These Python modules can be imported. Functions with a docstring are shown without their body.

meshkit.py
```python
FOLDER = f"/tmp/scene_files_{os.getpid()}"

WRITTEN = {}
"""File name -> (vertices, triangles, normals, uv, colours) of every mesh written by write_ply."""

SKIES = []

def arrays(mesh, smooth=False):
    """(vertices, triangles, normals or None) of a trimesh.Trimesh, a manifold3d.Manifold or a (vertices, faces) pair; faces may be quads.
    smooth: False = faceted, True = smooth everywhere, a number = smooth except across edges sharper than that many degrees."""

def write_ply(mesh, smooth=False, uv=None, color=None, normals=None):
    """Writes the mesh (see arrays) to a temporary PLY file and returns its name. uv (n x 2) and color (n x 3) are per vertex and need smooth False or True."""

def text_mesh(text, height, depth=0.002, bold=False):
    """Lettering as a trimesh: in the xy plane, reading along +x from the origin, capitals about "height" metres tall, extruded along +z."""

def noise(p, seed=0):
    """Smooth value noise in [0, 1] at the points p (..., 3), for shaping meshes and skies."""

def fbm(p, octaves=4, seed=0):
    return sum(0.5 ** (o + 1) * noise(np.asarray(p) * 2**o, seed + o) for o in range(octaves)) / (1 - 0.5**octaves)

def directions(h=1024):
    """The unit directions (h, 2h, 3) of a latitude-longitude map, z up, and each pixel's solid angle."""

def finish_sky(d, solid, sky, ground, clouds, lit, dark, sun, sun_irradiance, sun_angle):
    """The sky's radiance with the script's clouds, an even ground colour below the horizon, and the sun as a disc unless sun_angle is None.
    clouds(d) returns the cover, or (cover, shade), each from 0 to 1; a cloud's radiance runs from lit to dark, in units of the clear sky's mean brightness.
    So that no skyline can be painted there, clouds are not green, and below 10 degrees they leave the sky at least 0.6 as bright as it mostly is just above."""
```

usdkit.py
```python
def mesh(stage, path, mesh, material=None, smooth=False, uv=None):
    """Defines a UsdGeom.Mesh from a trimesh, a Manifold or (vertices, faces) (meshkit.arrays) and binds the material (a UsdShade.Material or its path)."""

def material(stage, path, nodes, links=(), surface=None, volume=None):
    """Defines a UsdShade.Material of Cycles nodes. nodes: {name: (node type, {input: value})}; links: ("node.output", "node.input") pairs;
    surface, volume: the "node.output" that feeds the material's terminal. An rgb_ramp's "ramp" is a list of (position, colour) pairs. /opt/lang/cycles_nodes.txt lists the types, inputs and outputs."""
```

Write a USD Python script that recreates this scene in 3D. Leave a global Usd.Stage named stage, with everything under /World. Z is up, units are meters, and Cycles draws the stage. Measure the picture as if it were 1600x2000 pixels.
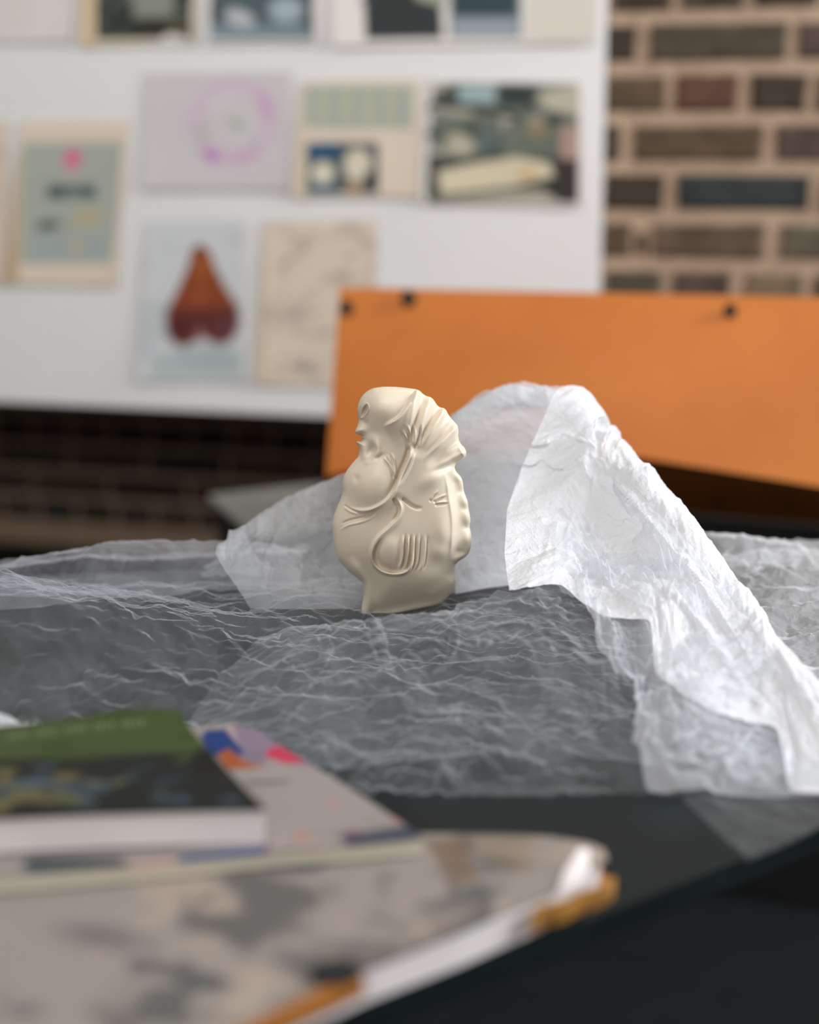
import math, random
import numpy as np
import trimesh, shapely, shapely.geometry as sg
import usdkit, meshkit
from scipy import ndimage
from scipy.interpolate import splprep, splev, LinearNDInterpolator, RectBivariateSpline, RBFInterpolator
from scipy.spatial import cKDTree, Delaunay
from pxr import Usd, UsdGeom, UsdLux, UsdShade, Sdf, Gf, Vt

random.seed(7)
rng = np.random.default_rng(7)
stage = Usd.Stage.CreateInMemory()
UsdGeom.SetStageUpAxis(stage, UsdGeom.Tokens.z)
UsdGeom.SetStageMetersPerUnit(stage, 1.0)
UsdGeom.Xform.Define(stage, '/World')
UsdGeom.Scope.Define(stage, '/World/Looks')

# ------------------------------------------------------------------ camera, light, exposure
TABLE_Z = 0.75
EYE = np.array([0.0, 0.0, 1.05])
PITCH = math.radians(15.2)
F_PX = 2571.0
EXPOSURE = 0.0
cam = UsdGeom.Camera.Define(stage, '/World/camera')
cam.AddTranslateOp().Set(Gf.Vec3d(*EYE))
cam.AddRotateXOp().Set(90 - math.degrees(PITCH))
cam.CreateHorizontalApertureAttr(56.0)
cam.CreateVerticalApertureAttr(70.0)
cam.CreateFocalLengthAttr(56.0 * F_PX / 1600)
cam.CreateClippingRangeAttr(Gf.Vec2f(0.02, 60))
cam.CreateFStopAttr(4.9)
cam.CreateFocusDistanceAttr(0.835)
cam.CreateExposureAttr(EXPOSURE)

def rect_light(name, loc, rot, w, h, power, color=(1, 1, 1)):
    l = UsdLux.RectLight.Define(stage, '/World/' + name)
    l.AddTranslateOp().Set(Gf.Vec3d(*loc))
    l.AddRotateXYZOp().Set(Gf.Vec3f(*rot))
    l.CreateWidthAttr(w); l.CreateHeightAttr(h)
    l.CreateIntensityAttr(power); l.CreateColorAttr(Gf.Vec3f(*color))
    return l

SKYLIGHT = 9.5
MAIN_WINDOW = 11.0
SIDE_WINDOW = 25.0
rect_light('skylight', (-0.5, -0.35, 3.87), (0, 0, 0), 1.5, 1.5, SKYLIGHT, (1.0, .985, .96))                 # roof light in the ceiling
rect_light('main_daylight', (-1.35, -2.57, 2.75), (90, 0, 0), 1.7, 1.3, MAIN_WINDOW, (1.0, .985, .965))       # high window behind the camera, at left
rect_light('side_daylight', (2.57, 0.95, 2.05), (0, 90, 0), 1.3, 1.4, SIDE_WINDOW, (.92, .965, 1.0))          # window in the right wall

FWD = np.array([0, math.cos(PITCH), -math.sin(PITCH)])
UPV = np.array([0, math.sin(PITCH), math.cos(PITCH)])

def ray(px, py):
    px, py = np.broadcast_arrays(np.asarray(px, float), np.asarray(py, float))
    return ((px - 800) / F_PX)[..., None] * np.array([1., 0, 0]) - ((py - 1000) / F_PX)[..., None] * UPV + FWD

def at_y(px, py, y):
    """point of the picture's ray at world depth y"""
    r = ray(px, py)
    return EYE + r * (np.asarray(y, float) / r[..., 1])[..., None]

def at_z(px, py, z=0.0):
    """point of the picture's ray on the level z above the table top"""
    r = ray(px, py)
    return EYE + r * ((TABLE_Z + np.asarray(z, float) - EYE[2]) / r[..., 2])[..., None]

def lin(c):
    c = np.asarray(c, float) / 255
    return np.where(c <= .04045, c / 12.92, ((c + .055) / 1.055) ** 2.4)

# ------------------------------------------------------------------ helpers
used = {}
def numbered(path):
    k = used.get(path, -1) + 1
    used[path] = k
    return path if k == 0 else f'{path}_{k:03d}'

def obj(name, mesh, mat, parent=None, smooth=False, colors=None):
    base = str(parent.GetPath()) if parent is not None else '/World'
    p = numbered(f'{base}/{name}')
    m = usdkit.mesh(stage, p, mesh, mat, smooth=smooth)
    if colors is not None:
        UsdGeom.PrimvarsAPI(m).CreatePrimvar('tint', Sdf.ValueTypeNames.Color3fArray, 'vertex').Set(Vt.Vec3fArray.FromNumpy(np.asarray(colors, np.float32)))
    return m.GetPrim()

def thing(name, label=None, cat=None, group=None, kind=None):
    x = UsdGeom.Xform.Define(stage, numbered('/World/' + name)).GetPrim()
    return tag(x, label, cat, group, kind)

def tag(o, label=None, cat=None, group=None, kind=None):
    for k, v in (('label', label), ('category', cat), ('group', group), ('kind', kind)):
        if v:
            o.SetCustomDataByKey(k, v)
    return o

def M(name, nodes, links, surface):
    return usdkit.material(stage, '/World/Looks/' + name, nodes, links, surface=surface)

def plain(name, col, rough=.6, spec=.4, var=.15, scale=30, bump=0.0, bscale=200, bdist=.001, **extra):
    c = np.asarray(col, float)
    nodes = {'geo': ('geometry', {}),
             'n': ('noise_texture', {'scale': scale, 'detail': 4, 'roughness': .6}),
             'r': ('rgb_ramp', {'ramp': [(.25, tuple(c * (1 - var))), (.75, tuple(np.minimum(c * (1 + var), 1)))]}),
             'p': ('principled_bsdf', {'roughness': rough, 'specular_ior_level': spec, **extra})}
    links = [('geo.position', 'n.vector'), ('n.fac', 'r.fac'), ('r.color', 'p.base_color')]
    if bump:
        nodes['bn'] = ('noise_texture', {'scale': bscale, 'detail': 5, 'roughness': .6})
        nodes['b'] = ('bump', {'strength': bump, 'distance': bdist})
        links += [('geo.position', 'bn.vector'), ('bn.fac', 'b.height'), ('b.normal', 'p.normal')]
    return M(name, nodes, links, 'p.BSDF')

def printed(name, rough=.5, spec=.3):
    return M(name, {'a': ('attribute', {'attribute': 'tint'}), 'p': ('principled_bsdf', {'roughness': rough, 'specular_ior_level': spec})},
             [('a.color', 'p.base_color')], 'p.BSDF')

def tissue(name, clear, col=(.86, .87, .9), trans=.35, rough=.36, spec=.3):
    nodes = {'geo': ('geometry', {}),
             'v': ('voronoi_texture', {'scale': 95, 'feature': 'distance_to_edge', 'detail': 2}),
             'vr': ('map_range', {'from_min': 0.0, 'from_max': .12, 'to_min': 1.0, 'to_max': 0.0, 'clamp': True}),
             'd': ('noise_texture', {'scale': 40, 'detail': 3}),
             'dm': ('mix_vector', {'fac': .03}),
             'n': ('noise_texture', {'scale': 420, 'detail': 4, 'roughness': .6}),
             'h': ('math', {'math_type': 'multiply_add', 'value2': .35}),
             'b': ('bump', {'strength': .8, 'distance': .0009}),
             'p': ('principled_bsdf', {'base_color': col, 'roughness': rough, 'specular_ior_level': spec}),
             't': ('translucent_bsdf', {'color': col}),
             'm': ('mix_closure', {'fac': trans}),
             'x': ('transparent_bsdf', {'color': (.96, .97, .98)}),
             'cn': ('noise_texture', {'scale': 18, 'detail': 4, 'roughness': .65}),
             'cr': ('map_range', {'from_min': .3, 'from_max': .7, 'to_min': clear - .05, 'to_max': min(clear + .05, .97), 'clamp': True}),
             'f': ('layer_weight', {'blend': .5}),
             'fp': ('math', {'math_type': 'power', 'value2': 5.0}),
             'fs': ('math', {'math_type': 'multiply', 'value2': .5}),
             'f1': ('math', {'math_type': 'subtract', 'value1': 1.0}),
             'fm': ('math', {'math_type': 'multiply'}),
             'o': ('mix_closure', {})}
    links = [('geo.position', 'd.vector'), ('geo.position', 'dm.a'), ('d.color', 'dm.b'), ('dm.result', 'v.vector'), ('v.distance', 'vr.value'),
             ('geo.position', 'n.vector'), ('vr.result', 'h.value1'), ('n.fac', 'h.value3'), ('h.value', 'b.height'),
             ('b.normal', 'p.normal'), ('b.normal', 't.normal'), ('p.BSDF', 'm.closure1'), ('t.BSDF', 'm.closure2'),
             ('geo.position', 'cn.vector'), ('cn.fac', 'cr.value'), ('f.facing', 'fp.value1'), ('fp.value', 'fs.value1'), ('fs.value', 'f1.value2'), ('f1.value', 'fm.value1'), ('cr.result', 'fm.value2'),
             ('fm.value', 'o.fac'), ('m.closure', 'o.closure1'), ('x.BSDF', 'o.closure2')]
    return M(name, nodes, links, 'o.closure')

def box(lo, hi):
    b = trimesh.creation.box(np.subtract(hi, lo))
    b.apply_translation((np.asarray(lo, float) + hi) / 2)
    return b

def bevel_box(lo, hi, r=.004):
    """box with chamfered edges (hull of inset corners)"""
    lo, hi = np.asarray(lo, float), np.asarray(hi, float)
    pts = []
    for k in range(3):
        a, b = lo + r, hi - r
        a[k], b[k] = lo[k], hi[k]
        pts += [(x, y, z) for x in (a[0], b[0]) for y in (a[1], b[1]) for z in (a[2], b[2])]
    return trimesh.convex.convex_hull(np.array(pts))

def grid_faces(nu, nv, flip=False):
    i = np.arange(nu * nv).reshape(nu, nv)
    a, b, c, d = i[:-1, :-1].ravel(), i[1:, :-1].ravel(), i[1:, 1:].ravel(), i[:-1, 1:].ravel()
    f = np.vstack([np.stack([a, b, c], 1), np.stack([a, c, d], 1)])
    return f[:, ::-1] if flip else f

def solid_sheet(front, back):
    """closed thin slab between two equal vertex grids"""
    nu, nv = front.shape[:2]
    n = nu * nv
    idx = np.arange(n).reshape(nu, nv)
    f = grid_faces(nu, nv)
    rim = np.concatenate([idx[0, :-1], idx[:-1, -1], idx[-1, :0:-1], idx[:0:-1, 0]])
    nxt = np.roll(rim, -1)
    side = np.vstack([np.stack([rim, nxt, nxt + n], 1), np.stack([rim, nxt + n, rim + n], 1)])
    return trimesh.Trimesh(np.vstack([front.reshape(-1, 3), back.reshape(-1, 3)]), np.vstack([f, f[:, ::-1] + n, side]), process=False)

class Paint:
    """flat print: colours (sRGB as seen) as a function of the picture position"""
    def __init__(self, base, gain=1.22):
        self.ops, self.base, self.gain = [], base, gain
    def ell(self, cx, cy, rx, ry, col, soft=.3, rot=0, ring=None, a=1.0):
        self.ops.append(('e', cx, cy, rx, ry, col, soft, rot, ring, a)); return self
    def rect(self, x0, y0, x1, y1, col, soft=3, a=1.0):
        self.ops.append(('r', x0, y0, x1, y1, col, soft, a)); return self
    def poly(self, pts, col, soft=3, a=1.0):
        self.ops.append(('p', pts, col, soft, a)); return self
    def noise(self, col, sx, sy, thr=.5, soft=.1, seed=0, a=1.0, box=None):
        self.ops.append(('n', col, sx, sy, thr, soft, seed, a, box)); return self
    def __call__(self, x, y):
        x, y = np.asarray(x, float), np.asarray(y, float)
        c = np.broadcast_to(lin(self.base), x.shape + (3,)).copy()
        for o in self.ops:
            if o[0] == 'e':
                _, cx, cy, rx, ry, col, soft, rot, ring, a = o
                t = math.radians(rot); u, v = (x - cx) * math.cos(t) + (y - cy) * math.sin(t), -(x - cx) * math.sin(t) + (y - cy) * math.cos(t)
                r = np.hypot(u / rx, v / ry)
                w = np.clip((1 - (r if ring is None else np.abs(r - 1) / ring)) / soft, 0, 1)
            elif o[0] == 'r':
                _, x0, y0, x1, y1, col, soft, a = o
                w = np.clip(np.minimum.reduce([x - x0, x1 - x, y - y0, y1 - y]) / soft + .5, 0, 1)
            elif o[0] == 'p':
                _, pts, col, soft, a = o
                pg = sg.Polygon(pts); p = shapely.points(x, y)
                dd = shapely.distance(pg.exterior, p) * np.where(shapely.contains(pg, p), 1, -1)
                w = np.clip(dd / soft + .5, 0, 1)
            else:
                _, col, sx, sy, thr, soft, seed, a, bx = o
                q = meshkit.fbm(np.stack([x / sx, y / sy, np.full_like(x, seed * 3.7)], -1), 4, seed)
                w = np.clip((q - thr) / soft, 0, 1)
                if bx is not None:
                    w = w * ((x > bx[0]) & (x < bx[2]) & (y > bx[1]) & (y < bx[3]))
            w = (w * w * (3 - 2 * w) * a)[..., None]
            c = c * (1 - w) + lin(col) * w
        return np.clip(c * self.gain, 0, .9)

def spl(pts, n=200, closed=False, s=0):
    p = np.array(pts, float)
    k = min(3, len(p) - 1)
    if closed:
        p = np.vstack([p, p[:1]])
    tck, _ = splprep(p.T, s=s, k=k, per=closed)
    return np.array(splev(np.linspace(0, 1, n), tck)).T

FIG_OUT = [(520,150),(600,140),(700,142),(790,152),(850,160),(880,172),(905,197),(930,213),(965,222),(987,240),(1003,265),(1017,287),(1040,303),(1065,306),(1085,320),(1100,352),(1122,384),(1150,414),(1176,442),(1183,480),(1180,530),(1187,562),(1204,592),(1232,620),(1244,650),(1240,682),(1220,706),(1188,726),(1160,746),(1151,770),(1162,802),(1190,830),(1211,862),(1219,900),(1222,950),(1241,1000),(1256,1040),(1259,1090),(1272,1140),(1276,1190),(1268,1230),(1280,1280),(1286,1330),(1282,1390),(1265,1440),(1235,1475),(1185,1503),(1157,1535),(1155,1590),(1166,1650),(1161,1700),(1132,1750),(1088,1795),(1046,1836),(1000,1852),(900,1872),(750,1902),(600,1934),(490,1966),(452,1974),(430,1960),(421,1900),(428,1840),(439,1780),(441,1720),(433,1675),(400,1642),(342,1600),(290,1550),(242,1490),(215,1400),(200,1300),(193,1220),(206,1155),(230,1090),(256,1030),(273,975),(271,905),(284,845),(310,795),(348,745),(380,708),(398,690),(407,650),(404,610),(392,588),(384,575),(390,567),(412,567),(427,562),(431,550),(425,538),(430,526),(418,519),(397,515),(380,506),(375,494),(382,472),(393,450),(400,420),(401,395),(396,360),(393,320),(399,278),(415,235),(442,198),(480,168)]

def figure_height(step=1.0):
    """Returns outline (photo px), grid origin, height map in photo px."""
    out = np.array(FIG_OUT, float)
    # light smoothing: chaikin once
    q = np.roll(out, -1, 0)
    out = np.stack([.8*out+.2*q, .2*out+.8*q], 1).reshape(-1, 2)
    W, H = 1400, 2040
    S = 2.5                                           # grid cell in crop units
    nx, ny = int(W / S), int(H / S)
    X, Y = np.meshgrid((np.arange(nx) + .5) * S, (np.arange(ny) + .5) * S)
    poly = sg.Polygon(out)
    inside = shapely.contains_xy(poly, X.ravel(), Y.ravel()).reshape(ny, nx)
    ring = np.array(poly.exterior.segmentize(2.0).coords)
    d = cKDTree(ring).query(np.stack([X.ravel(), Y.ravel()], -1))[0].reshape(ny, nx) * inside
    # broad body inflation
    R = 330.0
    t = np.clip(d / R, 0, 1)
    h = 215 * np.sqrt(np.clip(1 - (1 - t) ** 2, 0, 1))
    hb = ndimage.gaussian_filter(h * inside, 34 / S) / np.maximum(ndimage.gaussian_filter(inside * 1.0, 34 / S), 1e-3)
    t2 = np.clip(d / 70, 0, 1); t2 = t2 * t2 * (3 - 2 * t2)
    h = h * (1 - t2) + hb * t2
    P = np.stack([X, Y], -1)

    def dist(pts, reach, n=240):
        c = spl(pts, n)
        (x0, y0), (x1, y1) = c.min(0) - reach, c.max(0) + reach
        sel = (X > x0) & (X < x1) & (Y > y0) & (Y < y1) & inside
        q = P[sel]
        k, i = cKDTree(c).query(q)
        tan = np.gradient(c, axis=0)
        v = q - c[i]
        sgn = np.sign(tan[i, 0] * v[:, 1] - tan[i, 1] * v[:, 0])    # + on the right of travel (y down)
        dd, u = np.full((ny, nx), 1e4), np.zeros((ny, nx))
        dd[sel], u[sel] = k * sgn, i / (n - 1)
        return dd, u

    def ends(u, a=.12, b=.12):
        f = np.ones_like(u)
        if a: f *= np.clip(u / a, 0, 1)
        if b: f *= np.clip((1 - u) / b, 0, 1)
        return f * f * (3 - 2 * f)

    def ridge(pts, w, amp, a=.12, b=.12):
        dd, u = dist(pts, 3.2 * w)
        return amp * np.exp(-(dd / w) ** 2) * ends(u, a, b)

    def step_(pts, w, amp, far, a=.15, b=.15):
        """raised on the right of travel, falling back over far"""
        dd, u = dist(pts, 2.6 * far)
        s = 1 / (1 + np.exp(-np.clip(dd / w, -30, 30)))
        return amp * s * np.exp(-(np.maximum(dd, 0) / far) ** 2) * ends(u, a, b)

    def blob(cx, cy, rx, ry, amp, rot=0, p=1.0):
        c, s = np.cos(np.radians(rot)), np.sin(np.radians(rot))
        x, y = (X - cx) * c + (Y - cy) * s, -(X - cx) * s + (Y - cy) * c
        return amp * np.exp(-((x / rx) ** 2 + (y / ry) ** 2) ** p)

    def dome(cx, cy, rx, ry, amp, rot=0):
        c, s = np.cos(np.radians(rot)), np.sin(np.radians(rot))
        x, y = (X - cx) * c + (Y - cy) * s, -(X - cx) * s + (Y - cy) * c
        return amp * np.sqrt(np.clip(1 - (x / rx) ** 2 - (y / ry) ** 2, 0, 1))

    g = np.zeros_like(h)
    # head cap dome
    g += blob(600, 290, 190, 150, 42)
    # shell edge over the head: raised on the lower right of the line
    edge = [(862, 150), (840, 185), (812, 238), (770, 310), (722, 372), (662, 414), (585, 456)]
    g += step_(edge[::-1], 5, 26, 120, .2, .02)
    g -= ridge([(850, 150), (838, 180), (818, 222), (800, 255)], 13, 26, .0, .5)
    g += ridge([(812, 245), (772, 316), (724, 378), (664, 420), (590, 458)], 13, 15, .1, .3)
    # fan folds of the shell
    ctr = np.array([690., 930.])
    rim_r = [((858, 172), 1), ((968, 232), 1), ((1076, 318), 1.1), ((1176, 455), 1.1), ((1236, 655), 1.3)]
    for (rx, ry), k in rim_r:
        p0 = ctr + (np.array([rx, ry]) - ctr) * .42
        m = ctr + (np.array([rx, ry]) - ctr) * .75 + np.array([6, -4])
        g += ridge([p0, m, (rx, ry)], 26, 26 * k, .6, .0)
    for (rx, ry) in [(906, 205), (1022, 296), (1142, 412), (1180, 560)]:
        p0 = ctr + (np.array([rx, ry]) - ctr) * .45
        m = ctr + (np.array([rx, ry]) - ctr) * .75 + np.array([6, -4])
        g -= ridge([p0, m, (rx, ry)], 24, 22, .6, .0)
    # fingers of drapery on the shell
    for pts, w, am in [([(742, 470), (768, 520), (792, 575), (800, 640)], 9, 15),
                       ([(775, 425), (800, 480), (818, 545), (818, 610)], 9, 17),
                       ([(835, 410), (842, 470), (843, 540), (832, 610)], 10, 19),
                       ([(903, 415), (900, 480), (885, 560), (858, 630)], 9, 16)]:
        g += ridge(pts, w, am, .35, .2)
        g -= ridge([(x - 18, y + 5) for x, y in pts], 10, 12, .35, .2)
    # big sweeping stem
    stem = [(822, 600), (800, 680), (768, 760), (728, 845), (695, 930), (640, 1015), (560, 1075), (470, 1108), (380, 1105), (310, 1080), (275, 1045)]
    g += ridge(stem, 14, 30, .08, .3)
    g -= ridge([(x - 22, y - 10) for x, y in stem[:6]], 13, 30, .12, .3)
    g += step_(stem[:6][::-1], 8, 22, 130, .2, .2)
    g += ridge([(845, 640), (822, 720), (790, 800), (752, 870), (700, 950)], 9, 14, .2, .2)
    # breast bulge
    g += blob(505, 900, 175, 190, 62, 20, 1.5)
    g -= blob(385, 860, 24, 30, 14)
    g -= ridge([(330, 800), (400, 740), (470, 715), (560, 690), (640, 650)], 20, 16, .2, .3)
    for pts in [[(592, 690), (640, 745), (672, 805), (690, 880)], [(622, 672), (660, 735), (682, 800), (693, 870)], [(652, 655), (680, 715), (690, 780), (696, 850)]]:
        g += ridge(pts, 8, 15, .3, .2)
        g -= ridge([(x - 14, y + 6) for x, y in pts], 8, 11, .3, .2)
    # face: cheek, jaw, hollow, nose, lips
    g -= blob(430, 360, 50, 95, 26, 15)
    g += ridge([(505, 560), (552, 612), (546, 670), (492, 716), (425, 748)], 22, 20, .3, .2)
    g -= blob(497, 648, 26, 44, 30, 8)
    g += blob(432, 630, 32, 75, 14)
    g += blob(515, 555, 62, 44, 20, 30)
    g -= blob(455, 425, 26, 34, 20)
    g += blob(405, 480, 26, 24, 16)
    g += blob(410, 590, 20, 26, 10)
    # eye: lid rim and dark hollow
    eye = [(468, 272), (480, 300), (474, 335), (450, 365), (422, 388), (420, 350), (432, 312), (450, 284), (468, 272)]
    g += ridge(eye, 6, 15, 0, 0)
    g -= blob(451, 326, 13, 36, 40, 18)
    g += blob(449, 328, 5, 12, 12, 18)
    g += ridge([(420, 330), (438, 275), (468, 252)], 9, 9, .3, .3)
    # second sweep: loop below
    loop = [(682, 1000), (712, 1035), (736, 1085), (722, 1150), (680, 1210), (615, 1270), (552, 1330), (514, 1400), (505, 1470), (530, 1540), (598, 1590), (690, 1606), (768, 1590), (812, 1545), (822, 1450), (822, 1310)]
    g += ridge(loop, 13, 30, .1, .25)
    g -= ridge([(668, 1008), (695, 1045), (716, 1090), (702, 1150), (662, 1205)], 12, 24, .1, .3)
    g -= ridge([(590, 1320), (552, 1400), (545, 1470), (568, 1530), (620, 1566), (690, 1580), (745, 1560)], 20, 26, .2, .2)
    g += blob(645, 1440, 90, 125, 24, 0, 1.5)
    for x0, am in [(750, 20), (792, 24), (834, 18), (872, 12), (922, 13)]:
        pts = [(x0 - 2, 1285), (x0, 1370), (x0 - 4, 1450), (x0 - 18, 1530), (x0 - 48, 1585)]
        g += ridge(pts, 9, am, .3, .2)
        g -= ridge([(x + 20, y) for x, y in pts], 10, am, .3, .2)
    # horizontal creases at the left
    for pts in [[(252, 1262), (310, 1212), (400, 1188), (500, 1150), (560, 1110)], [(262, 1225), (320, 1190), (420, 1165), (500, 1130)], [(285, 1060), (340, 1100), (420, 1122)]]:
        g -= ridge(pts, 9, 13, .2, .4)
        g += ridge([(x, y + 16) for x, y in pts], 9, 8, .2, .4)
    # right: star folds
    g -= ridge([(735, 1008), (785, 1048), (850, 1086), (910, 1085)], 12, 20, .15, .3)
    for pts in [[(960, 1045), (985, 1005), (1025, 960)], [(985, 1050), (1040, 1018), (1098, 995)], [(995, 1066), (1050, 1060), (1112, 1052)]]:
        g -= ridge(pts, 9, 15, .15, .5)
        g += ridge([(x + 4, y - 16) for x, y in pts], 8, 10, .15, .5)
    g += blob(1000, 850, 130, 60, 26, -30)
    # folded lower edge of the shell
    g += step_([(1235, 700), (1160, 745), (1080, 790), (1000, 815), (920, 815)], 10, -22, 90, .05, .4)
    # back fin at the right: groove and step down
    fin = [(1085, 800), (1118, 900), (1130, 1000), (1150, 1120), (1158, 1250), (1150, 1380), (1135, 1500)]
    dd, u = dist(fin, 420)
    s = 1 / (1 + np.exp(-np.clip(-dd / 12, -30, 30)))       # right side in the picture
    g -= 62 * s * ends(u, .15, .12) * np.exp(-(np.maximum(-dd, 0) / 160) ** 2)
    g += ridge([(x - 18, y) for x, y in fin], 16, 16, .2, .2)
    for cx, cy in [(1205, 870), (1238, 1030), (1252, 1160), (1255, 1330)]:
        g += blob(cx, cy, 40, 50, 14)
    for cx, cy in [(1215, 960), (1245, 1095), (1255, 1240)]:
        g -= blob(cx, cy, 40, 26, 9)
    # belly and overhang above the neck
    g *= 1.2
    g += blob(700, 1330, 330, 260, 46)
    g += blob(1040, 1440, 75, 70, 26)
    g += blob(1060, 1270, 60, 120, 18)
    belly = [(215, 1420), (300, 1500), (380, 1590), (470, 1650), (600, 1690), (760, 1715), (900, 1705), (1040, 1650), (1130, 1570), (1160, 1500)]
    dd, u = dist(belly, 900)
    below = np.where(np.abs(dd) < 5e3, np.clip((dd + 50) / 330, 0, 1), 0) ** 1.25 * np.clip((Y - 1470) / 150, 0, 1)
    g -= 150 * ndimage.gaussian_filter(below, 14)
    # neck: left column ridge, front hollow
    g += ridge([(330, 1450), (400, 1590), (455, 1680), (478, 1780), (468, 1900)], 42, 40, .3, 0)
    g += ridge([(1150, 1580), (1120, 1680), (1020, 1760), (930, 1830)], 60, 26, .3, .3)
    g -= blob(700, 1800, 190, 120, 10)
    e = np.clip(d / 46, 0, 1); e = np.sqrt(1 - (1 - e) ** 2)
    h = np.maximum(h + g * e, .10 * h) 
    h = np.where(inside, h, 0)
    hs = ndimage.gaussian_filter(h, 1.3)
    m = np.clip(d / 14, 0, 1)
    h = h * (1 - m) + hs * m
    return out / 4 + [600, 720], h / 4, inside, S

# ------------------------------------------------------------------ the room
WY = 2.31
W_ANG = math.radians(13)
WU = np.array([math.cos(W_ANG), -math.sin(W_ANG), 0])          # along the back wall, to the right
WN = np.array([-math.sin(W_ANG), -math.cos(W_ANG), 0])         # out of the wall, to the room
W0 = np.array([0, WY, 0.0])

def on_wall(px, py, off=0.0):
    r = ray(px, py)
    t = ((W0 + WN * off - EYE) @ WN) / (r @ WN)
    return EYE + r * t[..., None]

def wall_sz(px, py, off=0.0):
    p = on_wall(px, py, off)
    return (p - W0) @ WU, p[..., 2]

def wall_pt(s, z, off=0.0):
    s, z, off = np.broadcast_arrays(*[np.asarray(v, float) for v in (s, z, off)])
    return W0 + s[..., None] * WU + off[..., None] * WN + z[..., None] * np.array([0, 0, 1.])

floor_m = plain('dark_floor', (.007, .008, .009), .6, .2, .3, 6)
plaster = plain('grey_plaster', (.20, .19, .18), .9, .2, .1, 4)
mortar_m = plain('mortar', lin((164, 140, 119)) * 1.18, .95, .1, .25, 60, .8, 260, .002)
LINTEL_Z = float(on_wall(np.array(300.), np.array(803.))[2])
tag(obj('floor', box((-2.6, -2.6, -.05), (2.8, 3.9, 0)), floor_m), 'dark studio floor under the table', 'floor', kind='structure')
tag(obj('ceiling', box((-2.6, -2.6, 3.9), (2.8, 3.9, 3.96)), plaster), 'plain grey studio ceiling', 'ceiling', kind='structure')
tag(obj('wall_left', box((-2.66, -2.6, 0), (-2.6, 3.9, 3.9)), plaster), 'plain grey side wall at left', 'wall', kind='structure')
fw = thing('wall_front', 'plain grey wall with a wide window behind the camera', 'wall', kind='structure')
for lo, hi in (((-2.6, -2.66, 0), (2.6, -2.6, 2.1)), ((-2.6, -2.66, 3.4), (2.6, -2.6, 3.9)), ((-2.6, -2.66, 2.1), (-2.2, -2.6, 3.4)), ((-.5, -2.66, 2.1), (2.6, -2.6, 3.4))):
    obj('masonry', box(lo, hi), plaster, fw)
rw = thing('wall_right', 'plain grey side wall with a window opening', 'wall', kind='structure')
for lo, hi in (((2.6, -2.6, 0), (2.66, 3.9, 1.4)), ((2.6, -2.6, 2.7), (2.66, 3.9, 3.9)), ((2.6, -2.6, 1.4), (2.66, .25, 2.7)), ((2.6, 1.65, 1.4), (2.66, 3.9, 2.7))):
    obj('masonry', box(lo, hi), plaster, rw)
wf = thing('window_1', 'white window frame in the right wall', 'window', kind='structure')
wood_white = plain('white_paint', (.7, .7, .68), .4, .4, .05)
for lo, hi in (((2.585, .21, 1.36), (2.63, 1.69, 1.41)), ((2.585, .21, 2.69), (2.63, 1.69, 2.74)), ((2.585, .21, 1.41), (2.63, 0.26, 2.69)), ((2.585, 1.64, 1.41), (2.63, 1.69, 2.69))):
    obj('frame', bevel_box(lo, hi), wood_white, wf)
wf = thing('window_2', 'white window frame in the wall behind the camera', 'window', kind='structure')
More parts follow.
